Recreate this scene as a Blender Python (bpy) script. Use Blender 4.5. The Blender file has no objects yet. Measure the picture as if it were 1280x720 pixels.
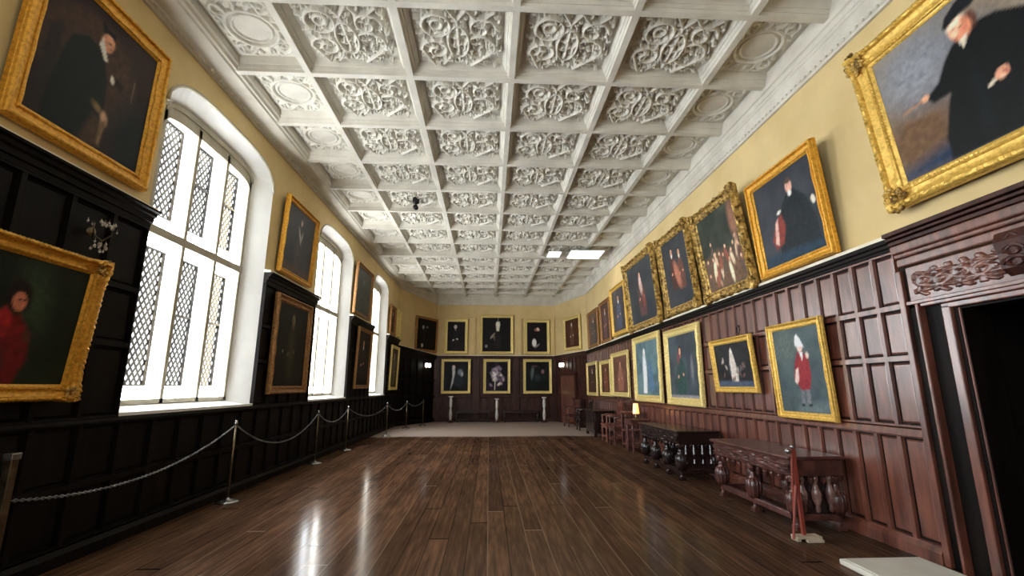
import bpy, bmesh, math, random
import numpy as np
from mathutils import Vector, Matrix
D = bpy.data
SC = bpy.context.scene
COL = SC.collection
PI = math.pi

# ------------------------------------------------------------------ materials
def mat(name):
    m = D.materials.new(name); m.use_nodes = True
    nt = m.node_tree
    return m, nt, nt.nodes['Principled BSDF']

def N(nt, t, **kw):
    n = nt.nodes.new(t)
    for k, v in kw.items():
        if hasattr(n, k): setattr(n, k, v)
        else: n.inputs[k].default_value = v
    return n

def mapped_noise(nt, scale, sx=1, sy=1, sz=1, detail=5, rough=.55, coord='Object'):
    tc = N(nt, 'ShaderNodeTexCoord'); mp = N(nt, 'ShaderNodeMapping')
    mp.inputs['Scale'].default_value = (sx, sy, sz)
    nt.links.new(tc.outputs[coord], mp.inputs[0])
    n = N(nt, 'ShaderNodeTexNoise'); n.inputs['Scale'].default_value = scale
    n.inputs['Detail'].default_value = detail; n.inputs['Roughness'].default_value = rough
    nt.links.new(mp.outputs[0], n.inputs['Vector'])
    return n

def ramp(nt, src, stops):
    r = N(nt, 'ShaderNodeValToRGB')
    el = r.color_ramp.elements
    while len(el) < len(stops): el.new(.5)
    for e, (p, c) in zip(el, stops):
        e.position = p; e.color = (*c, 1)
    nt.links.new(src, r.inputs[0])
    return r

def bump(nt, b, src, strength=.3, dist=.01):
    bp = N(nt, 'ShaderNodeBump'); bp.inputs['Strength'].default_value = strength
    bp.inputs['Distance'].default_value = dist
    nt.links.new(src, bp.inputs['Height']); nt.links.new(bp.outputs[0], b.inputs['Normal'])

def noisy(name, c1, c2, scale=3, s=(1, 1, 1), rough=.5, metal=0, bs=.15, bd=.005, spec=.5, detail=5, lo=.35, hi=.65, coat=0):
    m, nt, b = mat(name)
    n = mapped_noise(nt, scale, *s, detail=detail)
    r = ramp(nt, n.outputs[0], [(lo, c1), (hi, c2)])
    nt.links.new(r.outputs[0], b.inputs['Base Color'])
    b.inputs['Roughness'].default_value = rough; b.inputs['Metallic'].default_value = metal
    b.inputs['Specular IOR Level'].default_value = spec
    b.inputs['Coat Weight'].default_value = coat; b.inputs['Coat Roughness'].default_value = .24
    if bs: bump(nt, b, n.outputs[0], bs, bd)
    return m

M = {}
M['yellow'] = noisy('ochre_wall_paint', (.66, .50, .235), (.76, .59, .30), 1.2, rough=.7, bs=.05, spec=.25)
M['plaster'] = noisy('ceiling_plaster', (.58, .55, .475), (.71, .68, .595), 2.5, rough=.75, bs=.12, spec=.2)
M['white'] = noisy('white_reveal_paint', (.86, .86, .84), (.93, .93, .91), 2, rough=.6, bs=.03)
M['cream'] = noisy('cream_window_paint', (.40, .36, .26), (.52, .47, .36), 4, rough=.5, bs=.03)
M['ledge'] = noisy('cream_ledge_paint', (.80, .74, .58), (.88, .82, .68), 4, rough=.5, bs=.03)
M['oak_red'] = noisy('polished_red_oak', (.070, .020, .012), (.21, .066, .038), 4.5, (3, 3, .45), rough=.32, bs=.12, bd=.003, spec=.9, coat=1.0)
M['oak_black_shaded'] = noisy('black_shaded_oak', (.0035, .0025, .002), (.009, .006, .0045), 4, (3, 3, .35), rough=.5, bs=.2, bd=.003, spec=.12)  # darkened oak: carries painted shade on panelling and jamb; also black trim
M['oak_dark'] = noisy('dark_brown_oak', (.026, .009, .007), (.075, .025, .018), 4, (3, 3, .4), rough=.42, bs=.2, bd=.003, spec=.35)
M['oak_furn'] = noisy('carved_oak', (.040, .013, .010), (.125, .042, .032), 6, (1.5, 1.5, 1.5), rough=.28, bs=.25, bd=.004, spec=.7)
M['oak_furn_black'] = noisy('blackened_carved_oak', (.008, .005, .005), (.03, .014, .011), 6, (1.5, 1.5, 1.5), rough=.22, bs=.25, bd=.004, spec=.7)
M['oak_sheen'] = noisy('oak_painted_sheen', (.13, .06, .05), (.34, .20, .17), 9, (1.5, 1.5, 1.5), rough=.25, bs=.25, bd=.004, spec=.8)  # paler tone paints the reflected sheen onto the end balusters
M['oak_mid'] = noisy('reddish_oak', (.11, .032, .022), (.23, .08, .055), 9, (1.5, 1.5, .6), rough=.28, bs=.2, bd=.003, spec=.7)
M['red_wood'] = noisy('red_stained_wood', (.20, .032, .022), (.32, .065, .045), 8, (2, 2, .4), rough=.32, bs=.1, bd=.002)
M['pale_wood'] = noisy('pale_wood', (.42, .34, .24), (.58, .50, .38), 8, (2, .5, 2), rough=.4, bs=.1, bd=.002)
M['gold'] = noisy('bright_gilding', (.50, .29, .045), (.88, .58, .13), 34, rough=.42, metal=.4, bs=.35, bd=.004, detail=5, lo=.25, hi=.6)
M['gold_orange'] = noisy('orange_gilding', (.46, .21, .018), (.84, .44, .050), 34, rough=.4, metal=.4, bs=.35, bd=.004, detail=5, lo=.25, hi=.6)
M['gold_pale'] = noisy('pale_gilding', (.62, .46, .14), (.88, .72, .30), 30, rough=.45, metal=.3, bs=.35, bd=.006, detail=6, lo=.3, hi=.6)
M['gold_old'] = noisy('antique_gilding', (.14, .075, .018), (.72, .48, .14), 16, rough=.45, metal=.45, bs=.7, bd=.012, detail=8, lo=.38, hi=.6)
M['gold_brown'] = noisy('brown_gilding', (.20, .085, .025), (.42, .21, .07), 30, rough=.4, metal=.4, bs=.4, bd=.008, lo=.3, hi=.6)
M['steel'] = noisy('worn_brass', (.12, .09, .055), (.24, .19, .12), 14, rough=.3, metal=.9, bs=.05)
M['chrome'] = noisy('dull_metal', (.30, .29, .28), (.45, .44, .42), 14, rough=.25, metal=.9, bs=.03)
M['chain'] = noisy('grey_chain', (.13, .13, .13), (.26, .26, .25), 20, rough=.35, metal=.4, bs=.05)
M['lead_grey'] = noisy('lead_grey', (.10, .10, .11), (.16, .16, .17), 20, rough=.5, bs=.1)
M['iron'] = noisy('black_iron', (.012, .012, .012), (.03, .03, .03), 20, rough=.4, metal=.6, bs=.1)
M['crystal'] = noisy('cut_crystal', (.10, .06, .03), (.75, .68, .58), 60, rough=.12, bs=.1)
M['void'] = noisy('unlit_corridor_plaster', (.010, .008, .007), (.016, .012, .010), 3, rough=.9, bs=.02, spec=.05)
M['offwhite'] = noisy('off_white_board', (.60, .57, .49), (.70, .67, .59), 3, rough=.55, bs=.05)
M['marble'] = noisy('pale_marble', (.60, .56, .52), (.80, .77, .73), 5, (1, 1, 1), rough=.3, bs=.03)
M['patch_white'] = noisy('bright_patch_backing_white', (.72, .72, .72), (.80, .80, .80), 5, rough=.4, bs=.01)
M['cloth_green'] = noisy('dark_green_cloth', (.01, .02, .012), (.02, .04, .022), 12, rough=.9, bs=.3)

def emit(name, col, strength, c2=None, scale=3):
    m, nt, b = mat(name)
    b.inputs['Base Color'].default_value = (.8, .8, .8, 1)
    b.inputs['Emission Strength'].default_value = strength
    if c2:
        n = mapped_noise(nt, scale); r = ramp(nt, n.outputs[0], [(.35, col), (.65, c2)])
        nt.links.new(r.outputs[0], b.inputs['Emission Color'])
    else: b.inputs['Emission Color'].default_value = (*col, 1)
    return m
WIN = 11.5
M['daylit'] = emit('daylit_white_blind', (.90, .95, 1.0), WIN, (.84, .92, 1.0))
M['fill_glow'] = emit('added_fill_glow', (.96, .98, 1.0), WIN * .06)  # glow of the added fill panel behind the visitor
M['patch_glow'] = emit('bright_patch_glow', (1, .98, .94), 2.0)  # glow standing in for bright patches on the ceiling
M['lamp_glow'] = emit('glowing_orange_shade', (1, .35, .05), 1.1)
M['bulb_glow'] = emit('lit_white_glass', (1, .95, .85), 2.5)

def leaded(name, dark, width):
    """daylit glass behind a diamond net of lead cames"""
    m, nt, b = mat(name)
    tc = N(nt, 'ShaderNodeTexCoord'); sp = N(nt, 'ShaderNodeSeparateXYZ')
    nt.links.new(tc.outputs['Object'], sp.inputs[0])
    def mth(op, a, bb=None):
        n = N(nt, 'ShaderNodeMath', operation=op)
        for i, v in enumerate((a, bb)):
            if v is None: continue
            if isinstance(v, (int, float)): n.inputs[i].default_value = v
            else: nt.links.new(v, n.inputs[i])
        return n.outputs[0]
    y = mth('MULTIPLY', sp.outputs['Y'], 12.0); z = mth('MULTIPLY', sp.outputs['Z'], 8.5)
    a = mth('FRACT', mth('ADD', y, z)); c = mth('FRACT', mth('SUBTRACT', y, z))
    la = mth('LESS_THAN', a, width); lc = mth('LESS_THAN', c, width)
    lead = mth('MAXIMUM', la, lc)
    glass = mth('SUBTRACT', 1.0, lead)
    st = mth('MULTIPLY', glass, WIN * dark)
    b.inputs['Emission Color'].default_value = (.95, .97, 1, 1)
    nt.links.new(st, b.inputs['Emission Strength'])
    b.inputs['Base Color'].default_value = (.05, .05, .055, 1)
    b.inputs['Roughness'].default_value = .35
    return m
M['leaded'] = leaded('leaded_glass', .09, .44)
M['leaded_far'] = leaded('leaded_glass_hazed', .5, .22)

def floor_mat():
    m, nt, b = mat('polished_floorboards')
    tc = N(nt, 'ShaderNodeTexCoord'); sp = N(nt, 'ShaderNodeSeparateXYZ')
    nt.links.new(tc.outputs['Object'], sp.inputs[0])
    def mth(op, a, bb=None):
        n = N(nt, 'ShaderNodeMath', operation=op)
        for i, v in enumerate((a, bb)):
            if v is None: continue
            if isinstance(v, (int, float)): n.inputs[i].default_value = v
            else: nt.links.new(v, n.inputs[i])
        return n.outputs[0]
    xs = mth('DIVIDE', sp.outputs['X'], .19)
    ix = mth('FLOOR', xs); fx = mth('FRACT', xs)
    w1 = N(nt, 'ShaderNodeTexWhiteNoise', noise_dimensions='1D'); nt.links.new(ix, w1.inputs['W'])
    ys = mth('ADD', mth('DIVIDE', sp.outputs['Y'], 6.5), mth('MULTIPLY', w1.outputs[0], 7.0))
    iy = mth('FLOOR', ys); fy = mth('FRACT', ys)
    w2 = N(nt, 'ShaderNodeTexWhiteNoise', noise_dimensions='2D')
    cv = N(nt, 'ShaderNodeCombineXYZ'); nt.links.new(ix, cv.inputs[0]); nt.links.new(iy, cv.inputs[1])
    nt.links.new(cv.outputs[0], w2.inputs['Vector'])
    g = mapped_noise(nt, 5, 5, .35, 1, detail=7)
    g2 = mapped_noise(nt, .7, 1, .6, 1, detail=3)
    mix = mth('ADD', mth('MULTIPLY', w2.outputs[0], .15), mth('ADD', mth('MULTIPLY', g.outputs[0], .62), mth('MULTIPLY', g2.outputs[0], .50)))
    r = ramp(nt, mix, [(.3, (.016, .009, .007)), (.62, (.066, .034, .020)), (.95, (.19, .095, .05))])
    seam = mth('MAXIMUM', mth('LESS_THAN', fx, .035), mth('LESS_THAN', fy, .004))
    mc = N(nt, 'ShaderNodeMix', data_type='RGBA'); nt.links.new(seam, mc.inputs[0])
    nt.links.new(r.outputs[0], mc.inputs[6]); sc_ = ramp(nt, w1.outputs[0], [(.5, (.010, .006, .004)), (.55, (.17, .11, .075))]); nt.links.new(sc_.outputs[0], mc.inputs[7])
    # worn, unpolished boards towards the end of the room
    wear = N(nt, 'ShaderNodeMapRange'); nt.links.new(mth('ADD', sp.outputs['Y'], mth('MULTIPLY', g2.outputs[0], .8)), wear.inputs[0])
    wear.inputs['From Min'].default_value = 14.9; wear.inputs['From Max'].default_value = 15.4
    wm = N(nt, 'ShaderNodeMix', data_type='RGBA'); nt.links.new(mth('MULTIPLY', wear.outputs[0], .75), wm.inputs[0])
    nt.links.new(mc.outputs[2], wm.inputs[6]); wm.inputs[7].default_value = (.42, .33, .28, 1)
    rr = N(nt, 'ShaderNodeMapRange'); nt.links.new(mth('ADD', mth('MULTIPLY', g.outputs[0], .6), mth('MULTIPLY', w2.outputs[0], .4)), rr.inputs[0])
    rr.inputs['To Min'].default_value = .08; rr.inputs['To Max'].default_value = .20
    out = nt.nodes['Material Output']; nt.nodes.remove(b)
    df = N(nt, 'ShaderNodeBsdfDiffuse'); gl = N(nt, 'ShaderNodeBsdfGlossy'); mxs = N(nt, 'ShaderNodeMixShader'); fr = N(nt, 'ShaderNodeFresnel')
    fr.inputs['IOR'].default_value = 1.35
    nt.links.new(wm.outputs[2], df.inputs['Color'])
    nt.links.new(mth('ADD', rr.outputs[0], mth('MULTIPLY', wear.outputs[0], .3)), gl.inputs['Roughness'])
    nt.links.new(mth('MINIMUM', mth('MULTIPLY', fr.outputs[0], .55), .085), mxs.inputs[0])
    nt.links.new(df.outputs[0], mxs.inputs[1]); nt.links.new(gl.outputs[0], mxs.inputs[2]); nt.links.new(mxs.outputs[0], out.inputs[0])
    h = mth('SUBTRACT', mth('MULTIPLY', g.outputs[0], .35), seam)
    bp = N(nt, 'ShaderNodeBump'); bp.inputs['Strength'].default_value = .10; bp.inputs['Distance'].default_value = .003
    nt.links.new(h, bp.inputs['Height']); nt.links.new(bp.outputs[0], df.inputs['Normal']); nt.links.new(bp.outputs[0], gl.inputs['Normal'])
    return m
M['floor'] = floor_mat()

def canvas_mat():
    m, nt, b = mat('oil_paint')
    a = N(nt, 'ShaderNodeVertexColor'); a.layer_name = 'paint'
    n = mapped_noise(nt, 40, detail=4)
    mx = N(nt, 'ShaderNodeMix', data_type='RGBA', blend_type='OVERLAY')
    mx.inputs[0].default_value = .25
    nt.links.new(a.outputs[0], mx.inputs[6]); nt.links.new(n.outputs[0], mx.inputs[7])
    nt.links.new(mx.outputs[2], b.inputs['Base Color'])
    b.inputs['Roughness'].default_value = .5; b.inputs['Specular IOR Level'].default_value = .18
    bump(nt, b, n.outputs[0], .12, .002)
    return m
M['canvas'] = canvas_mat()

# ------------------------------------------------------------------ mesh helpers
def link(name, me, m=None, parent=None, smooth=False):
    o = D.objects.new(name, me); COL.objects.link(o)
    if m: me.materials.append(M[m] if isinstance(m, str) else m)
    if smooth:
        me.polygons.foreach_set('use_smooth', [True] * len(me.polygons))
    if parent: o.parent = parent
    return o

class MB:
    def __init__(s): s.v = []; s.f = []
    def add(s, v, f):
        b = len(s.v); s.v += [tuple(p) for p in v]; s.f += [tuple(i + b for i in q) for q in f]
        return s
    def box(s, x0, x1, y0, y1, z0, z1, bev=0):
        v = [(x, y, z) for x in (x0, x1) for y in (y0, y1) for z in (z0, z1)]
        f = [(0, 1, 3, 2), (4, 6, 7, 5), (0, 4, 5, 1), (2, 3, 7, 6), (0, 2, 6, 4), (1, 5, 7, 3)]
        if bev:
            bm = bmesh.new(); vs = [bm.verts.new(p) for p in v]
            for q in f: bm.faces.new([vs[i] for i in q])
            bmesh.ops.recalc_face_normals(bm, faces=bm.faces)
            bmesh.ops.bevel(bm, geom=list(bm.edges), offset=bev, segments=2, affect='EDGES', profile=.5)
            bm.verts.index_update()
            v = [tuple(p.co) for p in bm.verts]; f = [[q.index for q in fc.verts] for fc in bm.faces]; bm.free()
        return s.add(v, f)
    def hexa(s, a, b):   # two quads (each 4 pts)
        return s.add(list(a) + list(b), [(0, 1, 2, 3), (7, 6, 5, 4), (0, 4, 5, 1), (1, 5, 6, 2), (2, 6, 7, 3), (3, 7, 4, 0)])
    def lathe(s, prof, c=(0, 0, 0), n=16, axis='z'):
        v = []; f = []
        for r, z in prof:
            for k in range(n):
                a = 2 * PI * k / n
                p = (r * math.cos(a), r * math.sin(a), z)
                if axis == 'x': p = (p[2], p[0], p[1])
                if axis == 'y': p = (p[0], p[2], p[1])
                v.append((c[0] + p[0], c[1] + p[1], c[2] + p[2]))
        for i in range(len(prof) - 1):
            for k in range(n):
                k2 = (k + 1) % n
                f.append((i * n + k, i * n + k2, (i + 1) * n + k2, (i + 1) * n + k))
        f.append(tuple(range(n))[::-1]); f.append(tuple((len(prof) - 1) * n + k for k in range(n)))
        return s.add(v, f)
    def tube(s, pts, r, n=8):
        pts = [Vector(p) for p in pts]; v = []; f = []
        rs = r if isinstance(r, (list, tuple)) else [r] * len(pts)
        for i, p in enumerate(pts):
            d = (pts[min(i + 1, len(pts) - 1)] - pts[max(i - 1, 0)]).normalized()
            a = Vector((0, 0, 1)) if abs(d.z) < .9 else Vector((1, 0, 0))
            u = d.cross(a).normalized(); w = d.cross(u)
            for k in range(n):
                t = 2 * PI * k / n
                v.append(tuple(p + (u * math.cos(t) + w * math.sin(t)) * rs[i]))
        for i in range(len(pts) - 1):
            for k in range(n):
                k2 = (k + 1) % n
                f.append((i * n + k, i * n + k2, (i + 1) * n + k2, (i + 1) * n + k))
        f.append(tuple(range(n))[::-1]); f.append(tuple((len(pts) - 1) * n + k for k in range(n)))
        return s.add(v, f)
    def ball(s, c, r, n=10, sz=1):
        return s.lathe([(max(.0005, r * math.sin(PI * i / n)), -r * sz * math.cos(PI * i / n)) for i in range(n + 1)], c, n)
    def build(s, name, m, parent=None, smooth=False, recalc=True):
        me = D.meshes.new(name); me.from_pydata(s.v, [], s.f)
        if recalc:
            bm = bmesh.new(); bm.from_mesh(me); bmesh.ops.recalc_face_normals(bm, faces=bm.faces); bm.to_mesh(me); bm.free()
        return link(name, me, m, parent, smooth)

def structure(o, label=None):
    o['kind'] = 'structure'
    if label: o['label'] = label
    return o
def tag(o, label, cat, group=None):
    o['label'] = label; o['category'] = cat
    if group: o['group'] = group
    return o
def empty(name, loc=(0, 0, 0), rot=(0, 0, 0)):
    o = D.objects.new(name, None); COL.objects.link(o); o.location = loc; o.rotation_euler = rot
    o.empty_display_size = .1
    return o
def copy_tree(o, parent=None):
    c = o.copy(); COL.objects.link(c)
    if parent: c.parent = parent
    for ch in list(o.children): copy_tree(ch, c)
    return c
def smooth_by_angle(o, ang=40):
    me = o.data
    me.polygons.foreach_set('use_smooth', [True] * len(me.polygons))
    bm = bmesh.new(); bm.from_mesh(me)
    for e in bm.edges:
        if len(e.link_faces) == 2 and e.calc_face_angle(0) > math.radians(ang): e.smooth = False
    bm.to_mesh(me); bm.free()
    return o

# ------------------------------------------------------------------ room dimensions
XL, XR = -3.6, 3.84
PATH = [(-3.6, -7.0), (-3.6, 18.6), (-2.35, 20.95), (2.95, 20.95), (3.84, 18.2), (3.84, -7.0)]
ZB = 5.45            # underside of the ceiling ribs
ZC = ZB + .17        # coffer ground
WINS = [(4.83, 7.44), (9.65, 12.12), (14.42, 16.55), (0.05, 2.60), (-4.75, -2.15)]

# floor
b = MB(); b.box(-4.4, 4.2, -7.2, 21.2, -.1, 0)
structure(b.build('floor', 'floor'), 'polished dark brown floorboards')

# ---- left wall with arched window openings
def arch_top(t, z0, rise): return z0 + rise * math.sqrt(max(0, 1 - abs(t) ** 4))
def outer_prof(y0, y1, n=24):
    ym, h = (y0 + y1) / 2, (y1 - y0) / 2
    out = []
    for i in range(n + 1):
        t = -math.cos(PI * i / n)
        out.append((ym + t * h, arch_top(t, 4.58, .44)))
    return out
b = MB()
cur = -7.1
ZT = 5.7
for y0, y1 in sorted(WINS):
    b.box(XL - .3, XL, cur, y0, 0, ZT)
    b.box(XL - .3, XL, y0, y1, 0, 1.2)
    P = outer_prof(y0, y1)
    for (ya, za), (yb, zb) in zip(P, P[1:]):
        b.add([(XL, ya, za), (XL, yb, zb), (XL, yb, ZT), (XL, ya, ZT)], [(0, 1, 2, 3)])
    cur = y1
b.box(XL - .3, XL, cur, 18.75, 0, ZT)
structure(b.build('wall_left', 'yellow', recalc=False), 'ochre painted wall above the window side panelling')

def window(i, y0, y1, far):
    """splayed white reveal, cream frame of three lights and two tiers, blinds, leaded glass"""
    root = empty('window_%d' % i, (XL, (y0 + y1) / 2, 1.2)); structure(root, 'tall arched window with white reveal and leaded lights')
    oy = (y0 + y1) / 2
    X1 = -.235; a0, a1 = y0 + .27 - oy, y1 - .29 - oy   # inner opening
    def P(p): return (p[0], p[1], p[2] - 1.2)
    O = [(0, y - oy, z) for y, z in outer_prof(y0, y1)]
    O = [(0, y0 - oy, 1.2)] + O + [(0, y1 - oy, 1.2)]
    am, ah = (a0 + a1) / 2, (a1 - a0) / 2
    I = [(X1, a0, 1.27)]
    n = 24
    for k in range(n + 1):
        t = -math.cos(PI * k / n); I.append((X1, am + t * ah, arch_top(t, 4.68, .16)))
    I.append((X1, a1, 1.27))
    r = MB()
    v = [P(p) for p in O] + [P(p) for p in I]; k = len(O)
    r.add(v, [(j, (j + 1) % k, k + (j + 1) % k, k + j) for j in range(k)])
    rv = r.build('window_reveal', 'white', root)
    # bead round the opening on the room face
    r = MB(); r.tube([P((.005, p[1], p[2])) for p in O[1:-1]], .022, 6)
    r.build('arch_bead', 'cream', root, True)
    # nosing
    r = MB(); r.box(-.02, .05, y0 - oy - .0, y1 - oy + .0, -.05, .012, .008); r.build('window_sill', 'white', root)
    # cream frame
    fr = MB(); fx0, fx1 = X1 - .035, X1 + .03
    w = .06
    fr.box(fx0, fx1, a0, a0 + w, .07, 3.62); fr.box(fx0, fx1, a1 - w, a1, .07, 3.62)
    fr.box(fx0, fx1, a0, a1, .07, .12)
    # arched head rail
    pr = [(am + (-1 + 2 * q / 20) * ah, arch_top(-1 + 2 * q / 20, 4.68, .16) - 1.2) for q in range(21)]
    for (ya, za), (yb, zb) in zip(pr, pr[1:]):
        fr.hexa([(fx0, ya, za - .20), (fx0, yb, zb - .20), (fx0, yb, zb), (fx0, ya, za)],
                [(fx1, ya, za - .20), (fx1, yb, zb - .20), (fx1, yb, zb), (fx1, ya, za)])
        fr.hexa([(fx0, ya, za - .06), (fx0, yb, zb - .06), (fx0, yb, zb), (fx0, ya, za)],
                [(fx1 + .02, ya, za - .06), (fx1 + .02, yb, zb - .06), (fx1 + .02, yb, zb), (fx1 + .02, ya, za)])
    zt = 2.0
    fr.box(fx0, fx1 + .012, a0, a1, zt - .05, zt + .05)
    L = (a1 - a0) / 3
    for q in (1, 2):
        fr.box(fx0, fx1, a0 + L * q - w / 2, a0 + L * q + w / 2, .07, 3.55)
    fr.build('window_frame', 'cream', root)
    # daylit blinds with leaded strips standing clear inside each light
    bx = X1 - .14
    bl = MB()
    lo, hi = y0 - oy - .25, y1 - oy + .3
    for (za, zb, s0, s1) in ((.0, 2.02, .27, 1.85), (2.02, 3.75, 2.26, 3.46)):
        edges = [lo]
        for q in range(3):
            c = a0 + L * (q + .5) + .08
            s = .19 if q == 0 else .165
            edges += [c - s, c + s]
        edges.append(hi)
        for q in range(len(edges) - 1):
            ya, yb = edges[q], edges[q + 1]
            if q % 2 == 0:
                bl.add([(bx, ya, za), (bx, yb, za), (bx, yb, zb), (bx, ya, zb)], [(0, 1, 2, 3)])
            else:
                bl.add([(bx, ya, za), (bx, yb, za), (bx, yb, s0), (bx, ya, s0)], [(0, 1, 2, 3)])
                bl.add([(bx, ya, s1), (bx, yb, s1), (bx, yb, zb), (bx, ya, zb)], [(0, 1, 2, 3)])
                g = MB(); g.add([(bx - .02, ya, s0), (bx - .02, yb, s0), (bx - .02, yb, s1), (bx - .02, ya, s1)], [(0, 1, 2, 3)])
                for e in ((ya - .002, ya + .008), (yb - .008, yb + .002)):
                    pass
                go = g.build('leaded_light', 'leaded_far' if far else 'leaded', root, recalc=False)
                cb = MB(); 
                for yy in (ya, yb): cb.box(bx - .025, bx + .012, yy - .008, yy + .008, s0, s1)
                cb.box(bx - .025, bx + .012, ya, yb, s0 - .008, s0 + .008); cb.box(bx - .025, bx + .012, ya, yb, s1 - .008, s1 + .008)
                if q > 1 and not far:
                    zz = s0 + (s1 - s0) * .55; cb.box(bx - .025, bx + .012, ya, yb, zz - .012, zz + .012)
                cb.build('casement_edge', 'lead_grey' if not far else 'cream', go)
    bl.build('white_blind', 'daylit', root, recalc=False)
for i, (y0, y1) in enumerate(WINS): window(i + 1, y0, y1, i in (1, 2))
# outside shell behind the windows
b = MB(); b.box(-4.35, -4.3, -7.2, 19, 0, 5.7); structure(b.build('wall_left_outer', 'white'))

# ---- other plaster walls
b = MB()
b.box(XR, XR + .2, 3.58, 18.35, 0, ZT); b.box(XR, XR + .2, -7.1, 1.4, 0, ZT); b.box(XR, XR + .2, 1.4, 3.58, 2.09, ZT)
structure(b.build('wall_right', 'yellow'), 'cream and ochre painted wall above red oak panelling')
def wall_seg(b, p, q, z0, z1, t=.15, back=0):
    p, q = Vector((*p, 0)), Vector((*q, 0)); d = (q - p).normalized(); n = Vector((-d.y, d.x, 0))  # outward to the left of travel
    n = n * t
    A = [(p.x, p.y, z0), (q.x, q.y, z0), (q.x, q.y, z1), (p.x, p.y, z1)]
    B = [(p.x + n.x, p.y + n.y, z0), (q.x + n.x, q.y + n.y, z0), (q.x + n.x, q.y + n.y, z1), (p.x + n.x, p.y + n.y, z1)]
    b.hexa(A, B)
b = MB()
for k in (1, 2, 3): wall_seg(b, PATH[k], PATH[k + 1], 0, ZT)
structure(b.build('wall_back', 'yellow'), 'ochre painted end wall with canted corners')
b = MB(); b.box(-4.0, 4.1, -7.2, -7.05, 0, ZT)
structure(b.build('wall_front', 'yellow'))
# unseen glowing panel added as fill light behind the visitor
b = MB(); b.add([(-2.2, -7.0, 1.3), (2.2, -7.0, 1.3), (2.2, -7.0, 4.6), (-2.2, -7.0, 4.6)], [(0, 1, 2, 3)])
wf = b.build('window_6', 'fill_glow', recalc=False); structure(wf)  # added unseen fill panel, no real window
b = MB()
for x in (-2.2, -1.1, 0, 1.1, 2.2): b.box(x - .06, x + .06, -7.04, -6.94, 1.2, 4.7)
for z in (1.25, 3.2, 4.65): b.box(-2.3, 2.3, -7.04, -6.94, z - .06, z + .06)
b.build('window_frame', 'cream', wf)  # bars over the added fill panel

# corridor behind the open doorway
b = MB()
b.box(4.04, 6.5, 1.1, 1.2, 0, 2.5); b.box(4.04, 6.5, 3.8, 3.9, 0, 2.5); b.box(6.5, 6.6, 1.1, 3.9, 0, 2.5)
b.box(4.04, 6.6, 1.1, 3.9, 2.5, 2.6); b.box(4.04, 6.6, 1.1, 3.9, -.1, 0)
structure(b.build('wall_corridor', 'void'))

# ---- panelling
def panelling(b, p, q, rows, pitch, front=.04, stile=.055, back=0.0, raised=.6, railw=.06, under=None):
    """stiles, rails and sunk panels between plan points p and q (room on the right of travel)"""
    p, q = Vector((*p, 0)), Vector((*q, 0)); L = (q - p).length; d = (q - p) / L; n = Vector((d.y, -d.x, 0))
    def bx(u0, u1, z0, z1, t0, t1, ch=0, b=b):
        def pt(u, t, z): w = p + d * u + n * t; return (w.x, w.y, z)
        A = [pt(u0, t0, z0), pt(u1, t0, z0), pt(u1, t0, z1), pt(u0, t0, z1)]
        B = [pt(u0 + ch, t1, z0 + ch), pt(u1 - ch, t1, z0 + ch), pt(u1 - ch, t1, z1 - ch), pt(u0 + ch, t1, z1 - ch)]
        b.hexa(A, B)
    k = max(1, round(L / pitch)); pw = L / k
    zlo, zhi = rows[0][0], rows[-1][1]
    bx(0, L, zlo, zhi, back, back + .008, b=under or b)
    for i in range(k + 1):
        u = i * pw
        bx(max(0, u - stile / 2), min(L, u + stile / 2), zlo, zhi, back, front, .006)
    zs = [r[0] for r in rows] + [rows[-1][1]]
    for z in zs:
        bx(0, L, max(zlo, z - railw / 2), min(zhi, z + railw / 2), back, front + .004, .006)
    for z0, z1 in rows:
        for i in range(k):
            bx(i * pw + stile / 2 + .014, (i + 1) * pw - stile / 2 - .014, z0 + railw / 2 + .014, z1 - railw / 2 - .014, back + .008, back + .008 + .016 * raised, .014)

def cap(b, pts, prof):
    """sweep profile (offset into room, z) along plan points; z offsets per point"""
    n = len(prof); V = []
    P = [Vector((x, y, 0)) for x, y, z in pts]
    for i, (x, y, z) in enumerate(pts):
        ds = []
        if i: ds.append((P[i] - P[i - 1]).normalized())
        if i < len(P) - 1: ds.append((P[i + 1] - P[i]).normalized())
        ns = [Vector((d.y, -d.x, 0)) for d in ds]
        m = sum(ns, Vector()) / len(ns); m = m / m.length_squared
        pr = prof[i] if isinstance(prof[0][0], (list, tuple)) else prof
        for t, dz in pr: V.append((x + m.x * t, y + m.y * t, z + dz))
    n = len(prof[0]) if isinstance(prof[0][0], (list, tuple)) else len(prof)
    F = []
    for i in range(len(pts) - 1):
        for j in range(n):
            F.append((i * n + j, i * n + (j + 1) % n, (i + 1) * n + (j + 1) % n, (i + 1) * n + j))
    F.append(tuple(range(n))); F.append(tuple((len(pts) - 1) * n + j for j in range(n))[::-1])
    b.add(V, F)
CAP = [(0, -.17), (.05, -.17), (.055, -.13), (.075, -.12), (.08, -.075), (.105, -.06), (.11, -.03), (.14, -.02), (.145, 0), (0, 0)]
CAPR = [(0, -.11), (.05, -.11), (.055, -.085), (.075, -.08), (.08, -.05), (.10, -.04), (.105, 0), (0, 0)]
LEDGE = [(0, 0), (.10, 0), (.10, .035), (0, .045)]
RAIL = [(0, -.04), (.05, -.04), (.062, -.03), (.062, -.015), (.045, .03), (0, .045)]
SKIRT = [(0, 0), (.075, 0), (.075, .09), (.05, .13), (0, .13)]

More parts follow.
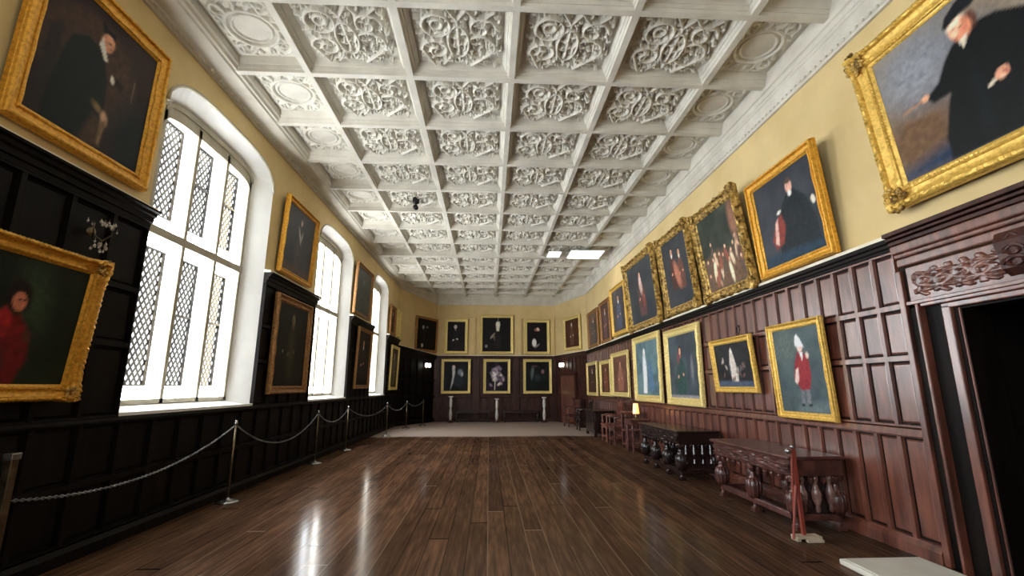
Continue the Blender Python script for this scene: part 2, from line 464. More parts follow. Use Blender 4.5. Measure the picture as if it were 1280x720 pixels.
# right-hand side: from the end of the room towards the door
b = MB()
ROWS_R = [(1.09, 1.71), (1.71, 2.18), (2.18, 2.71)]
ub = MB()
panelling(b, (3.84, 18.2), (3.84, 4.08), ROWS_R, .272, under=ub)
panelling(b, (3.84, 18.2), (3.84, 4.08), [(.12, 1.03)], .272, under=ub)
structure(ub.build('groove_shade_backing', 'oak_black_shaded'), 'black backing painted as groove shade behind the red oak panels')  # shade of the grooves put in as a black backing
cap(b, [(3.84, 18.2, 1.05), (3.84, 4.08, 1.05)], RAIL)
cap(b, [(3.84, 18.2, 0), (3.84, 4.08, 0)], SKIRT)
panelling(b, (3.84, 1.2), (3.84, -7.0), [(.12, 1.0), (1.09, 1.71), (1.71, 2.18), (2.18, 2.66)], .272)
cb_ = MB(); cap(cb_, [(3.84, 18.2, 2.82), (3.84, 4.02, 2.82)], CAPR)
structure(cb_.build('trim_8', 'oak_black_shaded'), 'dark capping moulding of the right wall panelling')
structure(b.build('trim_1', 'oak_red'), 'glossy red oak panelling in small squares')
# end wall and canted corners
b = MB()
ROWS_E = [(.12, 1.03), (1.09, 1.75), (1.75, 2.69)]
for s in (2, 3):
    panelling(b, PATH[s], PATH[s + 1], ROWS_E, .33)
cap(b, [(-2.35, 20.95, 2.80), (2.95, 20.95, 2.80), (3.84, 18.2, 2.83)], CAP)
cap(b, [(-2.35, 20.95, 1.05), (2.95, 20.95, 1.05), (3.84, 18.2, 1.05)], RAIL)
cap(b, [(-2.35, 20.95, 0), (2.95, 20.95, 0), (3.84, 18.2, 0)], SKIRT)
# fluted piers between the end wall bays
for x in (-2.3, -.55, 1.2, 2.85):
    b.box(x - .13, x + .13, 20.86, 20.93, .0, 2.66)
    for k in (-1, 0, 1): b.box(x + k * .07 - .02, x + k * .07 + .02, 20.845, 20.87, .2, 2.5)
structure(b.build('trim_2', 'oak_dark'), 'dark brown oak panelling of the end wall')
# plaster pilaster strips standing above the end wall piers
b = MB()
for x0, x1 in ((-.90, -.60), (1.14, 1.46), (2.74, 2.93)):
    b.box(x0, x1, 20.885, 20.95, 2.83, 4.50, .006); b.box(x0 + .05, x1 - .05, 20.865, 20.89, 2.90, 4.42, .006)
    b.box(x0 - .02, x1 + .02, 20.87, 20.95, 4.46, 4.52, .006)
structure(b.build('trim_9', 'yellow'), 'ochre pilaster strips between the upper end wall pictures')
# left side: tall piers between windows, low dado below them
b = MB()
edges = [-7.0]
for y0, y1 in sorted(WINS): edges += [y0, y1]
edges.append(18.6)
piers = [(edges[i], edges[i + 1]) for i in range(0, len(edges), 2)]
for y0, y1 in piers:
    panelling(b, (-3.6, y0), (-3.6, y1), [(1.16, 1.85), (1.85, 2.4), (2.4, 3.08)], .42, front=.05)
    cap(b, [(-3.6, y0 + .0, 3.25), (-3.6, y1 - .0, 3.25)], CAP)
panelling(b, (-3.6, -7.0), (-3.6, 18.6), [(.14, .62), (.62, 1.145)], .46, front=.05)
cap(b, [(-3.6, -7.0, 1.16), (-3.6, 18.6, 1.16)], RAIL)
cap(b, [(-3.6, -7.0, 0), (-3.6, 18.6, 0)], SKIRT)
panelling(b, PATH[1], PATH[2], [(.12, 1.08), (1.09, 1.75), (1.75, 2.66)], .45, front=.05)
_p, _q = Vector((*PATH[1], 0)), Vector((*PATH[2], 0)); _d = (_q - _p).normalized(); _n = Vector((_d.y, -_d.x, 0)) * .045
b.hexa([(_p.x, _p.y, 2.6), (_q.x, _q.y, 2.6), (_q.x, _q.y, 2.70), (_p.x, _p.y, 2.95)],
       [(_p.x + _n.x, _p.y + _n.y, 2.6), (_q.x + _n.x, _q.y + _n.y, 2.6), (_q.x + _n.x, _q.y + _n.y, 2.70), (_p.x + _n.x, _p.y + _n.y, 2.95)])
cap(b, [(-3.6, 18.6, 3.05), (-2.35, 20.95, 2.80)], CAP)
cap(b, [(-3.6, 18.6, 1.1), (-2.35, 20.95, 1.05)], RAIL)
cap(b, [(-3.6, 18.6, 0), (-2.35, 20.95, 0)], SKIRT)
structure(b.build('trim_3', 'oak_black_shaded'), 'oak panelling between and below the windows, its shade painted in as black')  # shade of the window side put into the oak colour
# cream ledges
b = MB()
for y0, y1 in piers: cap(b, [(-3.6, y0, 3.25), (-3.6, y1, 3.25)], LEDGE)
cap(b, [(-3.6, 18.6, 3.05), (-2.35, 20.95, 2.80), (2.95, 20.95, 2.80), (3.84, 18.2, 2.82), (3.84, 4.02, 2.82)], LEDGE)
structure(b.build('trim_4', 'ledge'), 'cream picture ledge above the panelling')

# ---- cornice
CL = [(0, 5.34), (.035, 5.34), (.045, 5.365), (.075, 5.37), (.085, 5.395), (.11, 5.40), (.27, 5.43), (.285, 5.455), (.31, 5.465), (.325, 5.50), (.345, 5.52), (.345, 5.66), (0, 5.66)]
CR = [(0, 5.08), (.035, 5.08), (.045, 5.105), (.04, 5.12), (.05, 5.135), (.055, 5.29), (.07, 5.30), (.075, 5.33), (.085, 5.335), (.09, 5.40), (.115, 5.41), (.12, 5.66), (0, 5.66)]
CE = [(t * .8, z) for t, z in CR]
b = MB()
cap(b, [(x, y, 0) for x, y in PATH], [CL, CL, CE, CE, CR, CR])
structure(b.build('trim_5', 'plaster'), 'moulded plaster cornice')
# running beads in the cornice
b = MB()
for y in np.arange(2.5, 18.5, .09):
    b.ball((XL + .075, y, 5.362), .02, 5); b.ball((XR - .052, y, 5.128), .016, 5)
structure(b.build('trim_6', 'plaster', smooth=True))

# ---- coffered ceiling
def prism_y(b, xc, y0, y1, wb, wt, zb, zt):
    A = [(xc - wb / 2, y0, zb), (xc + wb / 2, y0, zb), (xc + wt / 2, y0, zt), (xc - wt / 2, y0, zt)]
    B = [(x, y1, z) for x, _, z in A]; b.hexa(A, B)
def prism_x(b, yc, x0, x1, wb, wt, zb, zt):
    A = [(x0, yc - wb / 2, zb), (x0, yc + wb / 2, zb), (x0, yc + wt / 2, zt), (x0, yc - wt / 2, zt)]
    B = [(x1, y, z) for _, y, z in A]; b.hexa(A, B)
BX = [-2.39, -1.07, .26, 1.58, 2.88]
BY = [4.32 + 1.22 * k for k in range(-9, 14)]
b = MB()
b.box(-3.8, 4.0, -7.2, 21.2, ZC, ZC + .1)
for x in BX:
    prism_y(b, x, -7, 20.95, .08, .10, ZB, ZB + .045); prism_y(b, x, -7, 20.95, .115, .14, ZB + .04, ZB + .09); prism_y(b, x, -7, 20.95, .16, .25, ZB + .085, ZC + .001)
for y in BY:
    big = abs(y - 14.08) < .2
    e = .12 if big else 0
    prism_x(b, y, -3.4, 3.78, .08 + e, .10 + e, ZB + .001 - (.05 if big else 0), ZB + .045); prism_x(b, y, -3.4, 3.78, .115 + e, .14 + e, ZB + .041, ZB + .091); prism_x(b, y, -3.4, 3.78, .16 + e, .25 + e, ZB + .086, ZC + .001)
ceil = structure(b.build('ceiling', 'plaster'), 'white plaster ceiling divided into ornamental coffers')

def relief(kind, w, h, nx, ny, seed):
    X, Y = np.meshgrid(np.linspace(0, 1, nx), np.linspace(0, 1, ny)); asp = w / h
    Z = np.zeros_like(X); rnd = random.Random(seed)
    def stroke(pts, r, a):
        nonlocal Z
        best = np.full(X.shape, 9.)
        for (x0, y0), (x1, y1) in zip(pts, pts[1:]):
            dx, dy = (x1 - x0) * asp, y1 - y0; L2 = dx * dx + dy * dy + 1e-9
            t = np.clip((((X - x0) * asp) * dx + (Y - y0) * dy) / L2, 0, 1)
            d = np.hypot((X - x0) * asp - t * dx, Y - y0 - t * dy); best = np.minimum(best, d)
        Z = np.maximum(Z, a * np.sqrt(np.clip(1 - (best / r) ** 2, 0, 1)))
    def ring(cx, cy, rr, r, a, a0=0, a1=2 * PI, ey=1):
        stroke([(cx + rr / asp * math.cos(t), cy + rr * ey * math.sin(t)) for t in np.linspace(a0, a1, 16)], r, a)
    def spiral(cx, cy, rr, turns, ph, r, a, s=1):
        stroke([(cx + rr * (1 - .8 * t) / asp * math.cos(ph + s * turns * 2 * PI * t), cy + rr * (1 - .8 * t) * math.sin(ph + s * turns * 2 * PI * t)) for t in np.linspace(0, 1, 18)], r, a)
    def leaf(x, y, ang, L, r, a):
        stroke([(x, y), (x + L * .5 / asp * math.cos(ang + .25), y + L * .5 * math.sin(ang + .25)), (x + L / asp * math.cos(ang), y + L * math.sin(ang))], r, a)
    if kind == 0:
        ring(.27, .26, .17, .028, 1.0); ring(.27, .26, .07, .03, .8)
        spiral(.76, .30, .19, 1.2, 0, .026, .95, -1)
        ring(.5, .52, .13, .024, 1.0, ey=2.0); stroke([(.5, .2), (.5, .86)], .03, .85)
        ring(.74, .62, .19, .026, .9); spiral(.24, .68, .19, 1.3, PI, .026, .95)
        stroke([(.08, .66), (.2, .94)], .026, 1); stroke([(.63, .95), (.86, .72)], .028, 1)
        stroke([(.4, .02), (.5, .18), (.6, .02)], .026, .9); stroke([(.62, .05), (.74, .2), (.9, .04)], .026, .9)
        stroke([(.30, .95), (.42, .8), (.38, .6)], .024, .8)
        cx = [(.27, .26), (.76, .30), (.5, .52), (.74, .62), (.24, .68), (.5, .85)]
        for px, py in cx:
            for k in range(9):
                t = 2 * PI * k / 9 + rnd.random(); rr = .12 + .1 * rnd.random()
                leaf(px + rr / asp * math.cos(t), py + rr * math.sin(t), t + rnd.uniform(-1, 1), .06, .021, rnd.uniform(.5, .9))
        for k in range(300):
            px, py = rnd.uniform(.04, .96), rnd.uniform(.04, .96)
            leaf(px, py, rnd.uniform(0, 6.3), rnd.uniform(.015, .06), rnd.uniform(.011, .022), rnd.uniform(.4, 1.0))
    else:
        ring(.5, .5, .30, .03, .7); ring(.5, .5, .23, .02, .5)
        Z = np.maximum(Z, .25 * np.clip(1 - np.hypot((X - .5) * asp, Y - .5) / .25, 0, 1) ** .5)
        for k in range(14):
            t = 2 * PI * k / 14; leaf(.5 + .33 / asp * math.cos(t), .5 + .33 * math.sin(t), t + .5, .10, .028, .6)
        for qx, qy in ((.1, .1), (.9, .1), (.1, .9), (.9, .9)):
            spiral(qx + (.08 if qx < .5 else -.08), qy + (.07 if qy < .5 else -.07), .12, 1.1, qx * 5, .022, .65)
        for k in range(110):
            px, py = rnd.uniform(.04, .96), rnd.uniform(.04, .96)
            if math.hypot((px - .5) * asp, py - .5) > .36: leaf(px, py, rnd.uniform(0, 6.3), .05, .018, .5)
    edge = np.minimum(np.minimum(X, 1 - X) * w, np.minimum(Y, 1 - Y) * h)
    Z *= np.clip(edge / .02, 0, 1)
    dep = .10 if kind == 0 else .06
    V = np.stack([(X - .5) * w, (Y - .5) * h, -Z * dep], -1).reshape(-1, 3)
    F = []
    for j in range(ny - 1):
        for i in range(nx - 1):
            a = j * nx + i; F.append((a, a + nx, a + nx + 1, a + 1))
    me = D.meshes.new('plaster_relief'); me.from_pydata(V.tolist(), [], F); me.materials.append(M['plaster'])
    me.polygons.foreach_set('use_smooth', [True] * len(F))
    return me
R0 = relief(0, 1.07, .97, 150, 136, 3)
R1 = relief(1, .74, .96, 90, 116, 8)
cx = [(BX[i] + BX[i + 1]) / 2 for i in range(4)]
first = {}
for k in range(7, 23):
    y = BY[k] + .61
    if k == 22: continue
    for j, x in enumerate([-2.84] + cx + [3.31]):
        kind = 1 if j in (0, 5) else 0
        if kind not in first:
            o = D.objects.new('relief_panel', R1 if kind else R0); first[kind] = o
        else: o = first[kind].copy()
        COL.objects.link(o); o.parent = ceil
        o.location = (x, y, ZC - .002)
        if j == 5: o.scale = (.98, 1, 1)

# ------------------------------------------------------------------ door surround (right, near the visitor)
def carved(b, u0, u1, z0, z1, nx, ny, place, dep=.035, seed=1):
    X, Y = np.meshgrid(np.linspace(0, 1, nx), np.linspace(0, 1, ny)); asp = (u1 - u0) / (z1 - z0)
    Z = np.zeros_like(X); rnd = random.Random(seed)
    def stroke(pts, r, a):
        nonlocal Z
        best = np.full(X.shape, 9.)
        for (x0, y0), (x1, y1) in zip(pts, pts[1:]):
            dx, dy = (x1 - x0) * asp, y1 - y0
            t = np.clip((((X - x0) * asp) * dx + (Y - y0) * dy) / (dx * dx + dy * dy + 1e-9), 0, 1)
            best = np.minimum(best, np.hypot((X - x0) * asp - t * dx, Y - y0 - t * dy))
        Z = np.maximum(Z, a * np.sqrt(np.clip(1 - (best / r) ** 2, 0, 1)))
    n = 5
    for k in range(n):
        c = (k + .5) / n; s = 1 if k % 2 else -1
        stroke([(c + .34 * (1 - .75 * t) / asp * math.cos(s * t * 8), .5 + .34 * (1 - .75 * t) * math.sin(s * t * 8)) for t in np.linspace(0, 1, 16)], .05, 1)
        for q in range(7):
            t = 2 * PI * q / 7 + k
            stroke([(c + .25 / asp * math.cos(t), .5 + .25 * math.sin(t)), (c + .42 / asp * math.cos(t + .3), .5 + .42 * math.sin(t + .3))], .045, .8)
    V = [place(u0 + (u1 - u0) * x, z0 + (z1 - z0) * y, z * dep) for x, y, z in zip(X.ravel(), Y.ravel(), Z.ravel())]
    F = [(j * nx + i, j * nx + i + 1, (j + 1) * nx + i + 1, (j + 1) * nx + i) for j in range(ny - 1) for i in range(nx - 1)]
    b.add(V, F)
door = empty('door_1', (XR, 2.49, 0)); structure(door, 'tall dark doorway with carved red oak surround')
def dbuild(b, name, m, smooth=False):
    b.v = [(x - XR, y - 2.49, z) for x, y, z in b.v]
    return b.build(name, m, door, smooth)
b = MB()
# entablature returned at its left end
for (z0, z1, t) in ((2.81, 2.85, .165), (2.775, 2.80, .145), (2.73, 2.765, .125)):
    b.box(XR - t, XR, 1.0, 3.99 + t * .3, z0, z1, .006)
dbuild(b, 'door_cornice', 'oak_dark')
b = MB()
for (z0, z1, t) in ((2.64, 2.72, .135), (2.60, 2.64, .115), (2.52, 2.595, .10)):
    b.box(XR - t, XR, 1.0, 3.97 + t * .3, z0, z1, .012)
dbuild(b, 'lower_moulding', 'oak_red')
b = MB(); b.box(XR - .075, XR, 1.05, 3.95, 2.18, 2.51, .01)
b.box(XR - .10, XR, 1.05, 3.97, 2.165, 2.20, .006); 
carved(b, 0, 1, 0, 1, 220, 44, lambda u, v, d: (XR - .078 - d, 3.88 - u * .80, 2.215 + v * .26), .022, 5)
dbuild(b, 'carved_frieze', 'oak_red')
b = MB()   # projecting carved console
prof = [(0, 2.24), (.06, 2.22), (.12, 2.27), (.13, 2.38), (.15, 2.46), (.12, 2.53), (0, 2.54)]
v = []; 
for yy in (2.84, 3.06):
    for t, z in prof: v.append((XR - .08 - t, yy, z))
n = len(prof)
b.add(v, [tuple(range(n)), tuple(range(n, 2 * n))[::-1]] + [(i, (i + 1) % n, n + (i + 1) % n, n + i) for i in range(n)])
for q in range(3):
    for sgn in (-1, 1):
        b.tube([(XR - .215, 2.95 + sgn * (.09 - .02 * q) * (1 - .7 * t) * math.cos(5 * t), 2.30 + .08 * q + .05 * (1 - .7 * t) * math.sin(5 * t)) for t in np.linspace(0, 1, 10)], .012, 5)
dbuild(b, 'carved_console', 'oak_dark', False)
b = MB()   # moulded posts and lintel
for (y0, y1, t) in ((4.02, 4.08, .065), (3.865, 3.895, .10), (3.62, 3.70, .06), (3.57, 3.59, .03)):
    b.box(XR - t, XR + .02, y0, y1, 0, 2.50 if y0 > 3.9 else 2.17 if y0 > 3.75 else 2.12 if y0 > 3.6 else 2.09, .01)
b.box(XR - .06, XR + .02, 1.25, 3.70, 2.09, 2.14, .01); b.box(XR - .09, XR, 1.05, 3.85, 2.135, 2.17, .008)
b.box(XR - .06, XR + .02, 1.25, 1.38, 0, 2.1, .01)
dbuild(b, 'door_frame', 'oak_red')
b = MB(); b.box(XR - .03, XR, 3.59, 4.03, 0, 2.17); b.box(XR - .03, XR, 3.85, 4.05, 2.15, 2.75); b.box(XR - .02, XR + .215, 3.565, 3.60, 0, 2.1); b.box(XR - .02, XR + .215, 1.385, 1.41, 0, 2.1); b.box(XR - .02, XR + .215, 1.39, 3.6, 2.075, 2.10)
dbuild(b, 'recessed_jamb', 'oak_black_shaded')  # unlit recess painted in by colouring the jamb black

# far door in the canted corner
def plan_frame(p, q, u, z, t=0):
    p, q = Vector((*p, 0)), Vector((*q, 0)); d = (q - p).normalized(); n = Vector((d.y, -d.x, 0))
    w = p + d * u + n * t
    return (w.x, w.y, z)
d2 = empty('door_2', plan_frame(PATH[3], PATH[4], 1.3, 0), (0, 0, math.atan2(-2.75, .89))); structure(d2, 'boarded brown oak door in the canted corner')
b = MB()
for k in range(7): b.box(-.62 + k * .178, -.62 + k * .178 + .172, -.10, -.045, .02, 1.93, .006)
dbo = b.build('door_boards', 'oak_red', d2)
b = MB(); b.box(-.74, -.63, -.13, 0, 0, 2.05, .008); b.box(.63, .74, -.13, 0, 0, 2.05, .008); b.box(-.74, .74, -.14, 0, 1.94, 2.06, .008)
b.build('door_frame', 'oak_dark', d2)
b = MB(); b.ball((.5, -.135, 1.0), .035, 8); b.build('door_handle', 'steel', dbo, True)

# ------------------------------------------------------------------ pictures
def srgb(c): return tuple(((v / 255) / 12.92 if v / 255 <= .04045 else ((v / 255 + .055) / 1.055) ** 2.4) for v in c)

def paint(w, h, bg, bg2, prims, res=.016, seed=0, ny_max=150):
    ny = int(min(ny_max, max(16, h / res))); nx = int(max(12, ny * w / h))
    U, V = np.meshgrid(np.linspace(0, 1, nx), np.linspace(0, 1, ny)); asp = w / h
    rs = np.random.RandomState(seed)
    def blur_noise(n):
        g = rs.rand(n, n)
        fy = V * (n - 1.001); fx = U * (n - 1.001); iy = fy.astype(int); ix = fx.astype(int); ty = fy - iy; tx = fx - ix
        ty = ty * ty * (3 - 2 * ty); tx = tx * tx * (3 - 2 * tx)
        iy1 = np.minimum(iy + 1, n - 1); ix1 = np.minimum(ix + 1, n - 1)
        return (g[iy, ix] * (1 - tx) + g[iy, ix1] * tx) * (1 - ty) + (g[iy1, ix] * (1 - tx) + g[iy1, ix1] * tx) * ty
    nz = .55 * blur_noise(5) + .3 * blur_noise(10) + .15 * blur_noise(24)
    a, c = np.array(srgb(bg)), np.array(srgb(bg2))
    t = np.clip((nz - .3) / .4, 0, 1)[..., None]
    C = a * (1 - t) + c * t
    fine = blur_noise(40)
    for p in prims:
        if p[0] == 'e':
            _, cx, cy, rx, ry, rot, col, soft = p
            dx, dy = (U - cx) * asp, V - cy
            x = dx * math.cos(rot) + dy * math.sin(rot); y = -dx * math.sin(rot) + dy * math.cos(rot)
            d = np.hypot(x / rx, y / ry) - 1; d = d * min(rx, ry)
        else:
            _, pts, col, soft = p
            P = [((x - 0) * asp, y) for x, y in pts]; X = U * asp; Y = V
            d = np.full(U.shape, 9.); ins = np.zeros(U.shape, bool)
            for (x0, y0), (x1, y1) in zip(P, P[1:] + P[:1]):
                ex, ey = x1 - x0, y1 - y0
                tt = np.clip(((X - x0) * ex + (Y - y0) * ey) / (ex * ex + ey * ey + 1e-9), 0, 1)
                d = np.minimum(d, np.hypot(X - x0 - tt * ex, Y - y0 - tt * ey))
                cr = ((y0 > Y) != (y1 > Y)) & (X < (x1 - x0) * (Y - y0) / (y1 - y0 + 1e-12) + x0)
                ins ^= cr
            d = np.where(ins, -d, d)
        m = np.clip(.5 - d / max(soft, 1e-3), 0, 1)[..., None]
        cc = np.array(srgb(col)) * (.75 + .5 * fine[..., None])
        C = C * (1 - m) + cc * m
    return nx, ny, C

def canvas_mesh(w, h, spec, seed, gain=1.0):
    bg, bg2, prims = spec
    nx, ny, C = paint(w, h, bg, bg2, prims, seed=seed); C = np.minimum(C * gain, .85)
    xs = np.linspace(-w / 2, w / 2, nx); zs = np.linspace(0, h, ny)
    V = [(x, 0, z) for z in zs for x in xs]
    F = [(j * nx + i, j * nx + i + 1, (j + 1) * nx + i + 1, (j + 1) * nx + i) for j in range(ny - 1) for i in range(nx - 1)]
    n = len(V); V += [(-w / 2, .012, 0), (w / 2, .012, 0), (w / 2, .012, h), (-w / 2, .012, h)]
    F.append((n, n + 3, n + 2, n + 1))
    me = D.meshes.new('canvas'); me.from_pydata(V, [], F)
    at = me.color_attributes.new('paint', 'FLOAT_COLOR', 'POINT')
    arr = np.ones((len(V), 4), np.float32); arr[:n, :3] = C.reshape(-1, 3); arr[n:, :3] = .05
    at.data.foreach_set('color', arr.ravel())
    me.materials.append(M['canvas'])
    return me

def frame_mesh(w, h, fw, depth, ornate, seed):
    full = ornate == 2
    """mitred moulding swept round the rectangle, carved with running ornament"""
    rnd = random.Random(seed)
    prof = [(0, 0), (0, .50), (.04, .56), (.05, .82), (.11, .96), (.19, 1.0), (.27, .95), (.31, .80), (.32, .66), (.42, .54), (.56, .48), (.68, .50), (.70, .60), (.77, .68), (.84, .66), (.86, .50), (.93, .46), (1.0, .34), (1.0, .05)]
    step = .022 if ornate else .05
    rings = []
    corners = lambda u: [(-w / 2 + u, u), (w / 2 - u, u), (w / 2 - u, h - u), (-w / 2 + u, h - u)]
    nsx = max(8, int(w / step)); nsz = max(8, int(h / step)); tot = 2 * (nsx + nsz)
    V = []
    for (u, d) in prof:
        c = corners(u * fw); k = 0
        for s in range(4):
            a, bb = c[s], c[(s + 1) % 4]; n = nsx if s % 2 == 0 else nsz
            L = w if s % 2 == 0 else h
            for i in range(n):
                t = i / n; x = a[0] + (bb[0] - a[0]) * t; z = a[1] + (bb[1] - a[1]) * t
                dd = d * depth; ox = oz = 0
                if 0 < u < 1 or (d > .4):
                    pos = t * L
                    if .05 < u < .3:
                        dd += depth * (.16 if full else .08 if ornate else .05) * (math.sin(pos * 2 * PI / (.05 if ornate else .12)) + (.7 * math.sin(pos * 2 * PI / .031 + u * 40) if full else 0))
                    if .75 < u < .92: dd += depth * .06 * math.sin(pos * 2 * PI / .045)
                    ce = min(t, 1 - t) * L
                    if ornate and ce < (.26 if not full else .4) and u < .75:
                        dd += depth * .35 * (1 - ce / .26) * (.6 + .4 * math.sin(pos * 55 + u * 30))
                    if ornate and u < .12 and d > .4:
                        amp = (.012 * math.sin(pos * 2 * PI / .23) + .009 * rnd.uniform(-1, 1) if full else 0) + (.035 if full else .02) * max(0, 1 - ce / .2)
                        if s == 0: oz -= amp
                        elif s == 1: ox += amp
                        elif s == 2: oz += amp
                        else: ox -= amp
                    if full: dd += depth * .05 * rnd.uniform(-1, 1)
                V.append((x + ox, -dd, z + oz))
    n = tot; F = []
    for j in range(len(prof) - 1):
        for i in range(n): F.append((j * n + i, j * n + (i + 1) % n, (j + 1) * n + (i + 1) % n, (j + 1) * n + i))
    m = len(prof) - 1
    me = D.meshes.new('frame'); me.from_pydata(V, [], [f[::-1] for f in F])
    bm = bmesh.new(); bm.from_mesh(me); bmesh.ops.recalc_face_normals(bm, faces=bm.faces); bm.to_mesh(me); bm.free()
    me.polygons.foreach_set('use_smooth', [True] * len(me.polygons))
    bm = bmesh.new(); bm.from_mesh(me)
    for e in bm.edges:
        if len(e.link_faces) == 2 and e.calc_face_angle(0) > .5: e.smooth = False
    bm.to_mesh(me); bm.free()
    return me

WALLROT = {'R': -PI / 2, 'L': PI / 2, 'E': 0.0}
def picture(wall, u0, u1, z0, z1, lean, fw, gold, spec, label, group, depth=.07, ornate=False, off=.03, seed=0, pos=None, rot=None, beads=False):
    w = u1 - u0; h0 = z1 - z0; h = math.hypot(h0, lean); c = (u0 + u1) / 2
    if pos is None:
        pos = {'R': (3.80 - off, c, z0), 'L': (-3.56 + off, c, z0), 'E': (c, 20.90 - off, z0)}[wall]; rot = WALLROT[wall]
    root = empty('framed_painting', pos, (math.atan2(lean, h0), 0, rot))
    tag(root, label, 'painting', group)
    fr = link('frame', frame_mesh(w, h, fw, depth, ornate, seed), gold, root)
    cv = link('canvas', canvas_mesh(w - 2 * fw * .92, h - 2 * fw * .92, spec, seed, {'R': 1.7, 'L': 1.35}.get(wall, 1.4)), None, root)
    cv.location = (0, -.3 * depth, fw * .92)
    if ornate:
        rc = random.Random(seed * 7)
        for sx in (-1, 1):
            for top in (0, 1):
                cb = MB()
                for k in range(60):
                    a, r_ = rc.uniform(0, 2 * PI), rc.uniform(0, 1) ** .5 * fw * .62
                    r_ *= .9; cb.ball((sx * (w / 2 - fw * .42) + r_ * math.cos(a), -depth * rc.uniform(.8, 1.05), (h - fw * .42 if top else fw * .42) + r_ * math.sin(a)), fw * rc.uniform(.06, .11), 6)
                cb.build('corner_ornament', 'gold_old', fr, True)
    if beads:
        cb = MB(); n1, n2 = int(w / .034), int(h / .034)
        for k in range(n1 + 1):
            for zz in (.012, h - .012): cb.ball((-w / 2 + w * k / n1, -depth * .62, zz), .0145, 6)
        for k in range(1, n2):
            for xx in (-w / 2 + .012, w / 2 - .012): cb.ball((xx, -depth * .62, h * k / n2), .0145, 6)
        cb.build('bead_border', 'gold_old', fr, True)
    bk = MB(); bk.box(-w / 2 + .02, w / 2 - .02, -.012, .0, .02, h - .02); bk.build('backing_board', 'oak_black_shaded', root)
    return root

SK = (196, 140, 112)
def sitter(cx, base, top, coat, skin=SK, collar=(200, 195, 185), hair=(40, 28, 22), wide=.17, hands=True, lower=None, hy=None, hw=1):
    """a standing or three-quarter length figure in painterly blobs; heights in canvas units"""
    H = top - base; hr = H * .075 * hw
    hy_ = top - hr * 1.2
    P = []
    P.append(('p', [(cx - wide * .8, base), (cx - wide, base + H * .35), (cx - wide * .75, base + H * .62), (cx - wide * .35, base + H * .80), (cx, base + H * .84), (cx + wide * .35, base + H * .80), (cx + wide * .78, base + H * .60), (cx + wide, base + H * .33), (cx + wide * .85, base)], coat, .03))
    if lower: P.append(('p', [(cx - wide * .5, base), (cx - wide * .3, base + H * .35), (cx + wide * .3, base + H * .35), (cx + wide * .5, base)], lower, .03))
    P.append(('e', cx, hy_ + hr * .2, hr * 1.05, hr * 1.25, 0, hair, .012))
    P.append(('e', cx, hy_ - hr * .1, hr * .72, hr * 1.0, 0, skin, .012))
    P.append(('e', cx - hr * .25, hy_, hr * .18, hr * .10, 0, (60, 40, 34), .006)); P.append(('e', cx + hr * .3, hy_, hr * .18, hr * .10, 0, (60, 40, 34), .006))
    P.append(('e', cx + hr * .05, hy_ - hr * .5, hr * .25, hr * .08, 0, (130, 60, 52), .006))
    if collar: P.append(('p', [(cx - hr * .8, hy_ - hr * 1.0), (cx + hr * .8, hy_ - hr * 1.0), (cx + hr * .3, hy_ - hr * 2.1), (cx - hr * .2, hy_ - hr * 2.1)], collar, .015))
    if hands:
        P.append(('e', cx - wide * .55, base + H * .38, hr * .55, hr * .38, .5, skin, .01)); P.append(('e', cx + wide * .5, base + H * .42, hr * .5, hr * .35, -.4, skin, .01))
    return P

# right wall, upper row -------------------------------------------------
GU = 'portraits above the panelling on the right wall'
ROBE = (17, 22, 24)
spec = ((90, 92, 98), (118, 110, 98), [
    ('e', .16, .25, .33, .30, 0, (88, 66, 46), .3), ('e', .22, .72, .22, .22, 0, (112, 114, 120), .25), ('e', .9, .9, .45, .25, 0, (118, 102, 78), .2),
    ('p', [(0, 0), (1, 0), (1, .24), (.6, .18), (.25, .14), (0, .08)], (24, 42, 64), .12),
    ('p', [(.27, .02), (.28, .18), (.33, .36), (.36, .44), (.27, .44), (.24, .50), (.32, .55), (.38, .66), (.43, .72), (.53, .77), (.64, .74), (.76, .64), (.86, .48), (.92, .30), (.96, .12), (.97, .0)], (6, 9, 10), .02),
    ('p', [(.44, .05), (.47, .5), (.50, .55), (.52, .1)], (11, 15, 17), .06), ('p', [(.62, .05), (.66, .28), (.78, .34), (.84, .05)], (12, 17, 20), .08),
    ('e', .545, .80, .030, .06, .1, (74, 44, 34), .02),
    ('e', .488, .79, .066, .085, .25, (176, 112, 84), .018), ('e', .468, .80, .042, .055, .25, (208, 152, 122), .03), ('e', .50, .76, .03, .035, .2, (186, 112, 88), .02), ('e', .475, .845, .05, .02, .3, (214, 186, 164), .02),
    ('e', .458, .805, .013, .006, .2, (96, 60, 48), .01), ('e', .493, .80, .013, .006, .2, (96, 60, 48), .01), ('e', .458, .78, .010, .02, .1, (220, 166, 138), .012), ('e', .462, .748, .018, .006, .2, (140, 74, 62), .008),
    ('p', [(.465, .715), (.515, .74), (.492, .675), (.478, .66)], (188, 176, 156), .012),
    ('p', [(.415, .865), (.425, .845), (.50, .875), (.555, .875), (.595, .90), (.60, .945), (.56, .975), (.50, .965), (.44, .92)], (14, 17, 20), .014),
    ('e', .235, .505, .030, .022, .3, (196, 142, 112), .012), ('p', [(.10, .485), (.22, .495), (.22, .51), (.10, .50)], (140, 100, 78), .012),
    ('e', .585, .375, .042, .034, .5, (204, 146, 118), .012), ('e', .60, .37, .012, .02, .5, (150, 84, 66), .012), ('p', [(.52, .33), (.555, .345), (.55, .37), (.515, .345)], (180, 168, 148), .01)])
picture('R', 1.95, 3.91, 3.04, 4.60, .19, .20, 'gold', spec, 'huge gilt-framed portrait of a person in black beret and robe, above the doorway', GU, .10, 1, seed=11)
